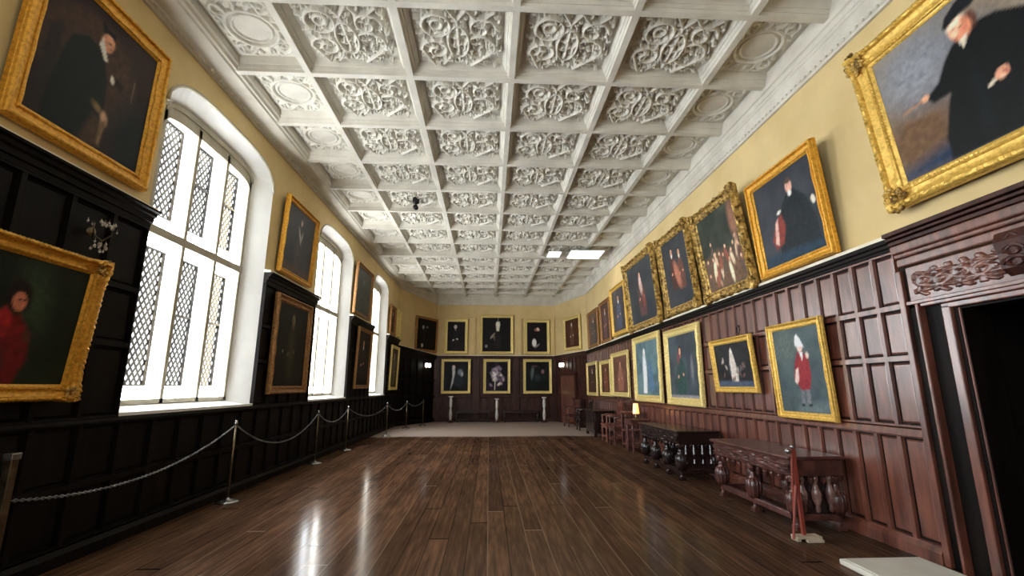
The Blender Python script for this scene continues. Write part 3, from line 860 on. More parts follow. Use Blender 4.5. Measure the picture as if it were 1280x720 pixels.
spec = ((40, 44, 50), (52, 56, 62), [
    ('p', [(.30, 0), (.32, .35), (.45, .62), (.56, .74), (.70, .74), (.84, .60), (.92, .38), (.95, 0)], (26, 32, 36), .03),
    ('e', .62, .80, .055, .07, 0, (186, 140, 124), .015), ('e', .62, .865, .05, .035, 0, (70, 54, 48), .02), ('e', .605, .805, .01, .007, 0, (50, 36, 34), .005), ('e', .64, .805, .01, .007, 0, (50, 36, 34), .005), ('e', .62, .72, .03, .03, 0, (200, 196, 188), .02),
    ('e', .93, .52, .03, .045, .2, (214, 196, 176), .012),
    ('p', [(.32, .50), (.42, .55), (.46, .40), (.38, .22), (.24, .18), (.20, .30)], (112, 50, 44), .03), ('p', [(.30, .48), (.35, .52), (.30, .22), (.24, .25)], (188, 150, 138), .02), ('e', .39, .58, .04, .018, .2, (190, 186, 176), .01),
    ('p', [(0, 0), (1, 0), (1, .10), (0, .14)], (28, 46, 60), .06)])
picture('R', 4.66, 6.05, 2.87, 4.22, .11, .125, 'gold_orange', spec, 'gilt-framed portrait of a dark-robed sitter with red drapery at lower left', GU, .09, seed=12)
pr = []
rn = random.Random(4)
for k in range(26):
    cx_ = .08 + .84 * rn.random(); by = .04 + .34 * rn.random(); hh = .14 + .14 * rn.random()
    c_ = rn.choice([(150, 120, 96), (120, 70, 56), (190, 168, 140), (96, 84, 66), (70, 52, 44), (206, 190, 160), (80, 66, 58)])
    pr += [('e', cx_, by + hh * .4, .035, hh * .5, rn.uniform(-.3, .3), c_, .02), ('e', cx_, by + hh, .018, .022, 0, (205, 160, 130), .01)]
spec = ((36, 42, 36), (54, 60, 50), [('p', [(0, 0), (1, 0), (1, .30), (.7, .44), (.4, .50), (0, .42)], (88, 66, 50), .1)] + pr + [('e', .9, .75, .08, .22, 0, (120, 84, 66), .08)])
picture('R', 6.20, 7.68, 2.85, 4.36, .20, .15, 'gold_old', spec, 'heavily carved gilt frame around a crowded battle or court scene', GU, .10, 2, seed=13)
picture('R', 8.0, 9.5, 2.88, 4.50, .15, .15, 'gold_old', ((40, 44, 48), (50, 52, 56), sitter(.38, .25, .86, (66, 40, 34), wide=.12) + sitter(.66, .22, .80, (84, 56, 46), wide=.12) + [('e', .5, .45, .08, .2, .3, (150, 96, 76), .05)]),
        'carved gilt frame holding two reddish-brown figures on slate grey', GU, .10, 2, seed=14)
picture('R', 9.87, 12.05, 2.85, 4.60, .14, .16, 'gold_old', ((42, 46, 50), (54, 58, 60), sitter(.5, .1, .84, (74, 54, 52), wide=.15, collar=(220, 210, 200)) + [('e', .5, .60, .07, .14, .2, (176, 150, 140), .05), ('e', .56, .36, .05, .12, 0, (110, 56, 50), .05)]),
        'wide carved gilt frame with one pale-collared figure on slate grey', GU, .10, 2, seed=15)
picture('R', 12.42, 13.95, 2.91, 4.37, .05, .13, 'gold', ((52, 48, 50), (70, 66, 66), sitter(.5, .05, .85, (64, 70, 84), wide=.2)),
        'gilt portrait of a blue-grey figure, next beyond the large carved frames', GU, .07, seed=16)
picture('R', 14.22, 15.5, 2.85, 4.22, .03, .12, 'gold_brown', ((58, 42, 38), (74, 54, 48), sitter(.5, .05, .88, (84, 62, 62), wide=.18)),
        'brown-framed portrait of a mauve figure, last but one before the far corner', GU, .06, seed=17)
picture('R', 15.85, 17.5, 2.84, 4.17, .03, .12, 'gold_brown', ((56, 44, 36), (92, 74, 62), sitter(.55, .05, .9, (72, 68, 66), wide=.2)),
        'brown-framed portrait hanging last on the right wall before the far corner', GU, .06, seed=18)
# right wall, lower row -------------------------------------------------
GL = 'pictures hung on the red oak panelling'
spec = ((50, 62, 66), (66, 78, 80), [
    ('e', .3, .8, .2, .2, 0, (74, 84, 80), .2), ('p', [(.30, .0), (1, .0), (1, .14), (.45, .10)], (78, 90, 92), .08),
    ('p', [(.44, .10), (.47, .32), (.53, .34), (.52, .10)], (88, 90, 96), .02), ('p', [(.55, .10), (.58, .34), (.66, .33), (.63, .10)], (96, 96, 100), .02),
    ('e', .47, .09, .035, .014, 0, (30, 30, 34), .01), ('e', .62, .09, .035, .014, 0, (30, 30, 34), .01),
    ('p', [(.36, .40), (.42, .58), (.50, .70), (.62, .71), (.72, .60), (.72, .42), (.66, .27), (.48, .26)], (116, 34, 40), .02),
    ('p', [(.37, .36), (.42, .50), (.48, .52), (.46, .38), (.41, .33)], (210, 176, 166), .02),
    ('e', .57, .76, .05, .055, 0, (206, 170, 158), .012), ('p', [(.48, .78), (.66, .76), (.60, .86), (.54, .92), (.50, .88)], (220, 220, 222), .015),
    ('p', [(.55, .70), (.62, .70), (.59, .60)], (220, 216, 212), .012), ('e', .70, .66, .03, .035, 0, (206, 170, 158), .01),
    ('e', .56, .765, .008, .006, 0, (60, 40, 40), .005)])
picture('R', 5.02, 6.05, 1.075, 2.24, .045, .085, 'gold', spec, 'gilt-framed portrait of a figure in bright red coat and white hat', GL, .06, seed=21)
spec = ((20, 20, 22), (34, 34, 36), [('p', [(.42, .10), (.40, .5), (.46, .84), (.52, .84), (.58, .5), (.60, .10)], (176, 166, 158), .03), ('e', .49, .82, .035, .06, 0, (210, 190, 176), .02)] +
        [('e', .2 + .6 * rn.random(), .15 + .5 * rn.random(), .03, .06, rn.uniform(-1, 1), rn.choice([(120, 112, 106), (92, 66, 60), (70, 72, 80), (150, 140, 130)]), .03) for _ in range(18)] + [('p', [(0, 0), (1, 0), (1, .12), (0, .15)], (60, 70, 86), .05)])
picture('R', 6.45, 7.68, 1.37, 2.20, .06, .09, 'gold', spec, 'small landscape gilt frame, dark scene with a white figure in the middle', GL, .06, seed=22)
picture('R', 8.18, 9.83, 1.10, 2.61, .0, .15, 'gold_pale', ((44, 50, 56), (60, 70, 76), sitter(.42, .05, .80, (40, 62, 58), wide=.17, collar=(120, 70, 70)) + [('e', .8, .45, .05, .18, 0, (96, 96, 98), .05), ('e', .35, .62, .04, .08, 0, (112, 66, 64), .05), ('p', [(0, 0), (1, 0), (1, .05), (0, .05)], (120, 116, 120), .03)]),
        'pale gilt frame with a teal-clad figure, second picture beyond the small landscape one', GL, .07, seed=23)
picture('R', 10.16, 12.05, 1.11, 2.69, .0, .16, 'gold_pale', ((60, 78, 86), (86, 108, 112), [('e', .40, .45, .11, .36, .05, (176, 182, 186), .06), ('e', .40, .80, .05, .06, 0, (212, 200, 192), .02), ('p', [(.55, .08), (.60, .6), (.68, .65), (.78, .10)], (70, 96, 120), .05), ('p', [(.30, .05), (.35, .6), (.42, .62), (.46, .05)], (200, 204, 208), .04)]),
        'pale gilt frame with a long white-gowned figure on blue-green', GL, .07, seed=24)
picture('R', 12.55, 14.28, 1.18, 2.45, .0, .13, 'gold_pale', ((74, 48, 38), (92, 62, 50), sitter(.5, .05, .86, (120, 80, 66), wide=.2, collar=(150, 110, 90))),
        'pale gilt frame with a warm brown figure, beyond the white-gowned one', GL, .07, seed=25)
picture('R', 14.45, 15.82, 1.17, 2.30, .0, .12, 'gold_pale', ((56, 34, 26), (74, 46, 34), sitter(.5, .05, .86, (88, 50, 40), wide=.22, collar=None)),
        'pale gilt frame with a russet figure, last but one on the panelling', GL, .07, seed=26)
picture('R', 16.3, 17.95, 1.15, 2.35, .0, .12, 'gold_pale', ((40, 26, 22), (56, 36, 28), sitter(.5, .05, .88, (56, 36, 30), wide=.22)),
        'pale gilt frame hung last on the red oak panelling, in the far corner', GL, .07, seed=27)

# left wall -----------------------------------------------------------------
GW = 'pictures on the window side of the hall'
spec = ((36, 24, 24), (44, 30, 26), [
    ('e', .42, .52, .40, .40, 0, (62, 44, 34), .06), ('p', [(.05, 0), (.05, .6), (.15, .7), (.18, 0)], (34, 28, 26), .04),
    ('p', [(.12, 0), (.14, .28), (.18, .52), (.22, .66), (.34, .73), (.48, .70), (.56, .52), (.58, .34), (.56, .12), (.54, 0)], (14, 22, 20), .015),
    ('p', [(.42, .0), (.5, .24), (.60, .24), (.62, .10), (.56, 0)], (66, 50, 38), .05),
    ('e', .50, .79, .055, .07, -.2, (196, 142, 116), .012), ('p', [(.43, .74), (.45, .80), (.53, .66), (.50, .65)], (222, 216, 204), .01),
    ('p', [(.42, .90), (.44, .84), (.50, .86), (.56, .84), (.55, .90), (.48, .885), (.43, .93)], (10, 10, 12), .01),
    ('e', .515, .80, .01, .007, 0, (50, 36, 32), .005), ('e', .535, .765, .016, .006, 0, (120, 56, 48), .006),
    ('e', .66, .56, .05, .03, 0, (30, 16, 14), .02), ('e', .60, .56, .016, .03, .3, (212, 200, 186), .01),
    ('e', .52, .30, .05, .025, -.5, (110, 90, 60), .02), ('e', .60, .25, .03, .05, .3, (186, 150, 122), .02), ('p', [(.57, .22), (.62, .24), (.60, .04), (.58, .05)], (130, 104, 76), .015),
    ('p', [(.80, .68), (.81, .68), (.81, .50), (.80, .50)], (120, 100, 90), .01), ('e', .88, .2, .2, .3, 0, (18, 26, 30), .2)])
picture('L', 3.20, 4.66, 3.40, 4.95, .03, .145, 'gold_orange', spec, 'large orange-gilt portrait of a person in black gown and cap, before the nearest window', GW, .08, False, seed=31, off=-.02)
spec = ((14, 22, 14), (24, 34, 22), [
    ('e', .62, .7, .12, .25, .2, (44, 58, 40), .2), ('p', [(.3, 0), (.28, .25), (.34, .45), (.42, .55), (.56, .54), (.66, .40), (.68, .2), (.62, 0)], (96, 20, 22), .04),
    ('p', [(.40, .52), (.46, .60), (.52, .50), (.50, .36), (.42, .36)], (150, 30, 34), .03), ('p', [(.34, .36), (.62, .40), (.60, .46), (.36, .43)], (112, 24, 24), .03),
    ('e', .52, .68, .10, .13, .2, (24, 14, 12), .03), ('e', .53, .64, .055, .075, .15, (186, 112, 86), .015), ('e', .525, .655, .01, .006, 0, (50, 26, 22), .005), ('e', .555, .655, .01, .006, 0, (50, 26, 22), .005),
    ('e', .5, .16, .05, .1, 0, (70, 30, 26), .05), ('e', .64, .38, .03, .05, .4, (80, 44, 34), .02)])
picture('L', 2.85, 4.215, 1.345, 2.53, .09, .13, 'gold_orange', spec, 'richly carved gilt frame with a dark-haired figure in a red dress', GW, .09, 1, seed=32, off=.02, beads=True)
picture('L', 7.76, 9.19, 3.36, 4.74, .05, .10, 'gold_orange', ((52, 54, 58), (64, 66, 70), [('p', [(.40, .1), (.38, .5), (.46, .8), (.54, .8), (.60, .5), (.62, .1)], (70, 66, 66), .08), ('e', .48, .62, .02, .10, .5, (180, 172, 170), .03), ('e', .55, .60, .02, .08, -.3, (160, 152, 150), .03), ('e', .5, .82, .035, .05, 0, (176, 150, 136), .02), ('p', [(0, 0), (1, 0), (1, .1), (0, .12)], (80, 66, 60), .08)]),
        'gilt-framed grey portrait above the panelling between the two nearest windows', GW, .08, seed=33, off=-.01)
picture('L', 7.78, 9.30, 1.34, 3.0, .0, .13, 'gold_brown', ((16, 16, 14), (24, 24, 18), sitter(.5, .08, .9, (34, 32, 22), skin=(96, 84, 60), collar=(80, 76, 60), wide=.16) + [('e', .5, .4, .06, .3, 0, (52, 48, 34), .08), ('e', .24, .42, .012, .02, 0, (150, 140, 120), .01)]),
        'dull brown-gilt frame with a very dark portrait, on panelling between the two nearest windows', GW, .08, seed=34, off=.02)
picture('L', 12.2, 13.85, 3.35, 4.75, .04, .10, 'gold_brown', ((62, 66, 62), (76, 80, 76), sitter(.5, .05, .84, (66, 70, 68), skin=(120, 112, 102), collar=(110, 108, 100), wide=.2)),
        'brown-gilt frame with a faded grey-green portrait, before the third window', GW, .07, seed=35, off=-.01)
picture('L', 12.62, 14.05, 1.41, 3.05, .04, .10, 'gold_brown', ((16, 12, 12), (26, 18, 16), sitter(.45, .08, .85, (30, 20, 18), collar=(220, 216, 206), wide=.18)),
        'narrow brown frame with a dark portrait showing a white collar, below the faded one', GW, .07, seed=36, off=.02)
picture('L', 16.75, 17.7, 3.32, 4.37, .01, .10, 'gold_brown', ((70, 44, 26), (88, 58, 34), sitter(.5, .05, .88, (60, 36, 24), wide=.2)),
        'brown upright portrait high on the wall just beyond the third window', GW, .07, seed=37, off=-.01)
picture('L', 17.95, 18.5, 3.32, 4.40, .01, .10, 'gold_pale', ((150, 120, 76), (170, 140, 90), sitter(.5, .05, .88, (120, 92, 60), wide=.25)),
        'narrow pale-framed picture high up at the far end of the window wall', GW, .10, seed=38, off=-.01)
picture('L', 17.0, 18.35, 1.35, 2.95, .04, .11, 'gold_pale', ((34, 28, 16), (70, 60, 34), sitter(.5, .05, .9, (90, 80, 44), collar=(190, 180, 150), wide=.2)),
        'pale gilt upright picture on the shade-darkened panelling beyond the third window', GW, .07, seed=39, off=.02)

# end wall ------------------------------------------------------------------
GE = 'portraits on the end wall'
BK, BK2 = (10, 9, 11), (18, 14, 16)
aL = math.atan2(2.35, 1.25); aR = math.atan2(-2.75, .89)
picture(None, 0, 1.55, 2.93, 4.40, .03, .10, 'gold_brown', (BK, BK2, [('e', .30, .72, .05, .06, 0, (150, 150, 156), .03), ('e', .5, .74, .06, .03, 0, (110, 112, 118), .03), ('e', .28, .12, .05, .06, 0, (190, 184, 160), .03), ('e', .35, .45, .03, .2, 0, (44, 26, 30), .05)]),
        'black portrait in thin brown-gilt frame, upper left, on the canted corner of the end wall', GE, .06, seed=41, pos=plan_frame(PATH[1], PATH[2], 1.85, 2.93, .03), rot=aL)
picture('E', -1.98, -.95, 2.88, 4.44, .02, .13, 'gold_pale', (BK, BK2, sitter(.45, .05, .9, (22, 16, 16), skin=(196, 190, 184), collar=(120, 110, 104), wide=.2)),
        'upper black portrait on the end wall, second from the left', GE, .07, seed=42, off=-.0)
picture('E', -.42, 1.07, 2.88, 4.62, .02, .12, 'gold_pale', (BK, BK2, [('p', [(.50, .6), (.47, .8), (.50, .88), (.60, .88), (.62, .8), (.58, .6)], (204, 198, 180), .03), ('p', [(.54, .88), (.56, .88), (.56, 1), (.54, 1)], (120, 120, 110), .01), ('e', .36, .46, .10, .03, .9, (128, 120, 108), .02), ('e', .42, .40, .03, .08, .3, (96, 88, 76), .02), ('e', .14, .16, .035, .045, 0, (120, 118, 114), .02), ('e', .55, .3, .1, .25, 0, (26, 18, 20), .05)]),
        'largest upper portrait in the middle of the end wall', GE, .08, seed=43, off=-.0)
picture('E', 1.57, 2.70, 2.88, 4.42, .02, .12, 'gold_pale', (BK, BK2, [('e', .5, .74, .09, .05, 0, (150, 90, 80), .03), ('e', .55, .76, .04, .06, .5, (196, 176, 166), .02), ('e', .36, .3, .07, .13, 0, (222, 218, 212), .03), ('e', .5, .2, .1, .03, .7, (130, 120, 116), .02)]),
        'upper black portrait on the end wall, right of the largest', GE, .07, seed=44, off=-.0)
picture(None, 0, 1.45, 2.95, 4.35, .02, .13, 'gold_pale', ((60, 34, 24), (74, 44, 32), sitter(.48, .08, .88, (86, 60, 46), skin=(214, 206, 196), collar=(150, 110, 90), wide=.16)),
        'brown portrait of a pale-faced figure on the canted corner, upper right of the end wall', GE, .07, seed=45, pos=plan_frame(PATH[3], PATH[4], 1.75, 2.95, .03), rot=aR)
picture('E', -2.07, -.79, 1.17, 2.66, .02, .12, 'gold_pale', (BK, (18, 22, 26), [('p', [(.28, .05), (.36, .5), (.34, .78), (.46, .80), (.46, .6), (.40, .3)], (170, 172, 176), .03), ('e', .68, .62, .09, .12, .2, (110, 120, 132), .05), ('e', .74, .56, .04, .07, 0, (176, 170, 172), .03), ('e', .60, .35, .16, .2, 0, (30, 38, 46), .08), ('e', .40, .82, .05, .05, 0, (190, 176, 170), .02)]),
        'lower left end wall picture, black with one tall pale figure', GE, .07, seed=46, off=.09)
picture('E', -.24, .94, 1.17, 2.66, .02, .12, 'gold_pale', (BK, (34, 24, 36), [('e', .42, .55, .12, .2, .1, (180, 172, 182), .08), ('e', .40, .62, .06, .12, 0, (230, 226, 228), .04)] + [('e', .2 + .6 * rn.random(), .15 + .7 * rn.random(), .04, .06, rn.uniform(-1, 1), rn.choice([(120, 104, 124), (160, 140, 150), (90, 78, 96), (200, 190, 180)]), .04) for _ in range(22)] + [('p', [(.38, .04), (.40, .4), (.44, .4), (.42, .04)], (190, 180, 170), .02)]),
        'lower middle end wall picture, black with a cluster of pale lilac shapes', GE, .07, seed=47, off=.09)
picture('E', 1.50, 2.76, 1.17, 2.66, .02, .12, 'gold_pale', (BK, (14, 24, 20), [('e', .28, .62, .05, .2, -.1, (80, 92, 92), .05), ('e', .72, .66, .05, .07, 0, (120, 90, 92), .03), ('e', .5, .45, .1, .12, 0, (36, 44, 48), .06), ('e', .38, .84, .1, .03, 0, (76, 44, 52), .03)]),
        'lower right end wall picture, black-green with faint grey figures', GE, .07, seed=48, off=.09)

# ------------------------------------------------------------------ furniture on the right
LEGP = [(.028, 0), (.045, .005), (.045, .05), (.03, .06), (.024, .09), (.034, .12), (.028, .14), (.05, .17), (.075, .22), (.088, .29), (.083, .36), (.06, .42), (.034, .45), (.045, .47), (.032, .49), (.036, .52), (.05, .53), (.05, .60)]
def oak_table(name, label, cat, x0, x1, y0, y1, h, m, nfront, seed):
    """carved side table on bulbous turned legs with a low stretcher"""
    r = empty(name, ((x0 + x1) / 2, (y0 + y1) / 2, 0)); tag(r, label, cat, None)
    W, L = (x1 - x0) / 2, (y1 - y0) / 2
    b = MB(); b.box(-W - .02, W, -L - .03, L + .03, h - .035, h, .012); b.build('table_top', m, r)
    b = MB(); b.box(-W + .02, W - .01, -L + .01, L - .01, h - .20, h - .035, .006)
    carved(b, 0, 1, 0, 1, int(90 * L), 26, lambda u, v, d: (-W + .018 - d, L - .02 - u * (2 * L - .04), h - .19 + v * .14), .02, seed)
    # pendant drops along the lower edge
    k = int(2 * L / .14)
    for i in range(k):
        y = -L + .1 + i * (2 * L - .2) / (k - 1)
        b.lathe([(.004, -.085), (.02, -.06), (.028, -.03), (.018, -.01), (.03, 0)], (-W + .035, y, h - .20), 8)
    kk = int(2 * W / .13)
    for i in range(kk):
        x = -W + .1 + i * (2 * W - .2) / max(1, kk - 1)
        b.lathe([(.004, -.085), (.02, -.06), (.028, -.03), (.018, -.01), (.03, 0)], (x, -L + .03, h - .20), 8)
    b.build('carved_apron', m, r)
    s = (h - .20) / .60
    prof = [(rr * 1.0, z * s) for rr, z in LEGP]
    for i in range(nfront):
        for sx in (-1, 1):
            y = -L + .08 + i * (2 * L - .16) / (nfront - 1)
            q = MB(); q.lathe(prof, (0, 0, 0), 18)
            q.box(-.045, .045, -.045, .045, .0, .055 * s, .004); q.box(-.05, .05, -.05, .05, .53 * s, .60 * s, .004)
            # gadroons round the bulb
            for g in range(12):
                a = 2 * PI * g / 12
                q.tube([((rr * .98) * math.cos(a), (rr * .98) * math.sin(a), z * s) for rr, z in LEGP[7:12]], .010, 5)
            o = q.build('leg', m, r, True); o.location = (sx * (W - .075), y, 0)
    z = .13
    b = MB()
    for sx in (-1, 1): b.box(sx * (W - .075) - .03, sx * (W - .075) + .03, -L + .08, L - .08, z - .035, z + .03, .008)
    for sy in (-1, 1): b.box(-W + .075, W - .075, sy * (L - .08) - .03, sy * (L - .08) + .03, z - .035, z + .03, .008)
    b.build('stretcher', m, r)
    return r
t1 = oak_table('carved_side_table', 'carved oak side table on bulbous legs, under the red-coat portrait', 'side table', 3.14, 3.74, 5.02, 6.75, .74, 'oak_furn', 3, 2)
# openwork end of the nearer table
b = MB(); b.box(-.28, .28, -.775, -.765, .10, .56); b.build('end_board', 'oak_furn_black', t1)
b = MB()
for i, x in enumerate((-.15, .0, .15)):
    b.lathe([(.012, .17), (.03, .20), (.022, .24), (.045, .30), (.05, .36), (.03, .42), (.02, .46), (.035, .50), (.03, .54)], (x, -.80, 0), 12)
b.build('end_balusters', 'oak_sheen', t1, True)
t2 = oak_table('carved_side_table', 'black carved oak side table beyond the nearer red-brown one', 'side table', 3.02, 3.72, 7.70, 9.60, .76, 'oak_furn_black', 4, 6)
b = MB(); b.box(-.29, .29, -.90, -.87, .17, .57, .004)
for x in (-.2, -.07, .07, .2): b.lathe([(.015, .2), (.035, .26), (.02, .32), (.04, .40), (.03, .48), (.02, .54)], (x, -.91, 0), 10)
b.build('carved_end_board', 'oak_furn_black', t2)

# slim red stand in front of the nearer table
st = empty('notice_stand', (3.07, 4.80, 0)); tag(st, 'slim red wooden post stand with pale foot, at the corner of the nearer carved table', 'stand')
b = MB(); b.hexa([(-.016, -.016, .05), (.016, -.016, .05), (.016, .016, .05), (-.016, .016, .05)], [(-.016, -.016 + .02, .84), (.016, -.016 + .02, .84), (.016, .016 + .02, .84), (-.016, .016 + .02, .84)]); b.build('post', 'red_wood', st)
b = MB(); b.tube([(-.03, -.005, .5), (-.125, -.03, .02)], .012, 6); b.build('strut', 'red_wood', st)
b = MB(); b.tube([(-.02, .01, .80), (-.055, .03, .28)], .010, 6); b.build('strut', 'red_wood', st)
b = MB(); b.box(-.10, .15, -.055, .055, .02, .045, .006); b.box(-.02, .14, -.09, -.05, .0, .025, .004); b.box(-.10, -.06, -.05, .05, 0, .022, .003); b.build('foot', 'pale_wood', st)
b = MB(); b.ball((0, .02, .86), .024, 8); b.ball((-.055, .01, .82), .028, 8); b.build('finial', 'chrome', st, True)

# low pale board by the doorway
b = MB(); b.box(2.95, 3.66, 3.30, 4.18, .0, .045, .012); b.box(2.975, 3.635, 3.325, 4.155, .045, .052, .003)
tag(b.build('floor_board', 'offwhite'), 'low off-white board lying on the floor beside the doorway', 'board')

def chair(x, y, rz, label, m, arms=True, hb=1.12):
    r = empty('carved_chair', (x, y, 0), (0, 0, rz)); tag(r, label, 'chair')
    b = MB(); b.box(-.27, .27, -.25, .25, .43, .47, .012); b.box(-.25, .25, -.23, .23, .36, .43, .006); b.build('seat', m, r)
    for sx in (-1, 1):
        b = MB(); b.lathe([(.02, 0), (.03, .02), (.02, .08), (.032, .14), (.022, .2), (.034, .27), (.024, .33), (.03, .38)], (sx * .23, -.21, 0), 10); b.build('leg', m, r, True)
        b = MB(); b.box(sx * .23 - .022, sx * .23 + .022, .19, .235, 0, .40, .004); b.build('leg', m, r)
        if arms:
            b = MB(); b.tube([(sx * .25, -.22, .68), (sx * .26, -.05, .71), (sx * .25, .2, .70)], .022, 8); b.lathe([(.018, .46), (.028, .52), (.016, .58), (.022, .67)], (sx * .25, -.2, 0), 10); b.build('arm', m, r, True)
    b = MB()
    for sx in (-1, 1):
        b.hexa([(sx * .23 - .022, .19, .40), (sx * .23 + .022, .19, .40), (sx * .23 + .022, .235, .40), (sx * .23 - .022, .235, .40)], [(sx * .23 - .02, .25, hb), (sx * .23 + .02, .25, hb), (sx * .23 + .02, .29, hb), (sx * .23 - .02, .29, hb)])
        b.ball((sx * .23, .27, hb + .02), .028, 8)
    b.box(-.21, .21, .215, .235, .52, .56); b.box(-.22, .22, .245, .28, hb - .12, hb - .01, .01)
    for k in range(-2, 3): b.hexa([(k * .08 - .018, .21, .54), (k * .08 + .018, .21, .54), (k * .08 + .018, .23, .54), (k * .08 - .018, .23, .54)], [(k * .08 - .018, .25, hb - .1), (k * .08 + .018, .25, hb - .1), (k * .08 + .018, .27, hb - .1), (k * .08 - .018, .27, hb - .1)])
    carved(b, 0, 1, 0, 1, 50, 16, lambda u, v, d: (-.2 + u * .4, .243 - d, hb - .11 + v * .09), .012, 3)
    b.build('back', m, r)
    b = MB(); b.box(-.23, .23, -.225, -.195, .13, .17, .005); b.box(-.23, .23, .2, .23, .13, .17, .005)
    for sx in (-1, 1): b.box(sx * .23 - .015, sx * .23 + .015, -.2, .2, .1, .14, .004)
    b.build('stretcher', m, r)
    return r
chair(3.38, 12.35, -PI / 2, 'high-backed red-brown wooden armchair, first beyond the orange lamp', 'oak_furn')
chair(3.40, 13.25, -PI / 2, 'reddish wooden armchair against the panelling, beside the dark chest', 'oak_mid', hb=1.05)
chair(3.30, 16.6, -PI / 2, 'dark wooden chair against the panelling beyond the dark chest', 'oak_furn_black', hb=1.0)
chair(3.15, 18.25, -PI / 2 + .2, 'red-brown wooden chair standing before the boarded corner door', 'oak_furn', hb=1.0)
# small table and lamp
r = empty('occasional_table', (3.42, 11.0, 0)); tag(r, 'small square reddish table carrying the orange lamp', 'table')
b = MB(); b.box(-.24, .24, -.26, .26, .70, .735, .008); b.box(-.21, .21, -.23, .23, .62, .70, .004); b.build('table_top', 'oak_furn', r)
for sx in (-1, 1):
    for sy in (-1, 1):
        b = MB(); b.lathe([(.022, 0), (.03, .03), (.02, .1), (.032, .2), (.02, .3), (.034, .42), (.022, .52), (.03, .62)], (sx * .18, sy * .2, 0), 10); b.build('leg', 'oak_furn', r, True)
b = MB(); b.box(-.19, .19, -.215, -.185, .12, .16); b.box(-.19, .19, .185, .215, .12, .16); b.box(-.015, .015, -.2, .2, .12, .16); b.build('stretcher', 'oak_furn', r)
r = empty('table_lamp', (3.38, 10.95, .735)); tag(r, 'small glowing orange-shaded lamp on the little side table', 'lamp')
b = MB(); b.lathe([(.06, 0), (.06, .015), (.02, .03), (.03, .07), (.012, .11), (.012, .15)], (0, 0, 0), 14); b.build('base', 'steel', r, True)
b = MB(); b.lathe([(.075, .12), (.075, .13), (.055, .34), (.05, .35)], (0, 0, 0), 18); b.build('lamp_shade', 'lamp_glow', r, True)
# second cloth topped stool table
r = empty('serving_stand', (3.46, 11.62, 0)); tag(r, 'narrow pinkish oak stand between the lamp table and the armchairs', 'stand')
for z_, w_ in ((.84, .22), (.42, .2), (.1, .2)):
    b = MB(); b.box(-w_, w_, -w_ + .02, w_ - .02, z_, z_ + .035, .006); b.build('shelf', 'oak_mid', r)
for sx in (-1, 1):
    for sy in (-1, 1):
        b = MB(); b.lathe([(.02, 0), (.03, .05), (.02, .2), (.032, .3), (.02, .42), (.034, .6), (.02, .75), (.028, .84)], (sx * .18, sy * .16, 0), 10); b.build('leg', 'oak_furn', r, True)
# chest
r = empty('oak_chest', (3.44, 14.9, 0)); tag(r, 'long dark panelled oak chest against the right wall', 'chest')
b = MB(); b.box(-.3, .3, -.62, .62, .1, .72, .01)
for k in range(3): b.box(-.315, -.3, -.57 + k * .39, -.57 + k * .39 + .36, .2, .64, .006)
carved(b, 0, 1, 0, 1, 90, 20, lambda u, v, d: (-.315 - d, -.56 + u * 1.12, .62 + v * .07), .01, 4)
b.build('body', 'oak_furn_black', r)
b = MB(); b.box(-.33, .32, -.66, .66, .72, .765, .01); b.build('lid', 'oak_furn_black', r)
for sx in (-1, 1):
    for sy in (-1, 1):
        b = MB(); b.box(sx * .26 - .04, sx * .26 + .04, sy * .57 - .04, sy * .57 + .04, 0, .1, .005); b.build('foot', 'oak_furn_black', r)

# end wall: long dark benches and pale stands
def bench(x0, x1, y, label):
    r = empty('oak_bench', ((x0 + x1) / 2, y, 0)); tag(r, label, 'bench', 'dark benches under the end wall pictures')
    L = (x1 - x0) / 2
    b = MB(); b.box(-L, L, -.17, .17, .45, .49, .008); b.box(-L + .03, L - .03, -.14, .14, .38, .45, .004); b.build('seat', 'oak_furn_black', r)
    for sx in (-1, 1):
        for sy in (-1, 1):
            b = MB(); b.lathe([(.024, 0), (.035, .03), (.022, .08), (.038, .18), (.024, .28), (.034, .38)], (sx * (L - .08), sy * .11, 0), 10); b.build('leg', 'oak_furn_black', r, True)
    b = MB(); b.box(-L + .08, L - .08, -.125, -.095, .08, .12); b.box(-L + .08, L - .08, .095, .125, .08, .12); b.build('stretcher', 'oak_furn_black', r)
bench(-1.40, .10, 20.55, 'dark oak bench on the end wall, left of the middle pale pedestal')
bench(.60, 2.15, 20.55, 'dark oak bench on the end wall, right of the middle pale pedestal')
def pedestal(x, y, h, label, two=False):
    r = empty('pedestal_stand', (x, y, 0)); tag(r, label, 'pedestal', 'pale pedestals along the end wall')
    s = h / 1.0
    b = MB(); b.lathe([(.14, 0), (.14, .03), (.10, .05), (.06, .09)], (0, 0, 0), 14); b.build('foot', 'oak_dark', r, True)
    b = MB(); b.lathe([(.035, .09 * s), (.055, .16 * s), (.07, .3 * s), (.05, .45 * s), (.035, .55 * s), (.06, .62 * s), (.065, .8 * s), (.045, .93 * s)], (0, 0, 0), 14); b.build('shaft', 'marble', r, True)
    b = MB(); b.lathe([(.05, .93 * s), (.10, .96 * s), (.10, s)], (0, 0, 0), 14); b.build('table_top', 'marble', r, True)
pedestal(-1.60, 20.5, 1.08, 'pale turned pedestal stand at the left end of the end wall bench')
pedestal(.35, 20.5, .98, 'pale turned pedestal stand between the two dark benches')
pedestal(2.36, 20.45, 1.04, 'pale turned pedestal stand at the right end of the end wall bench')

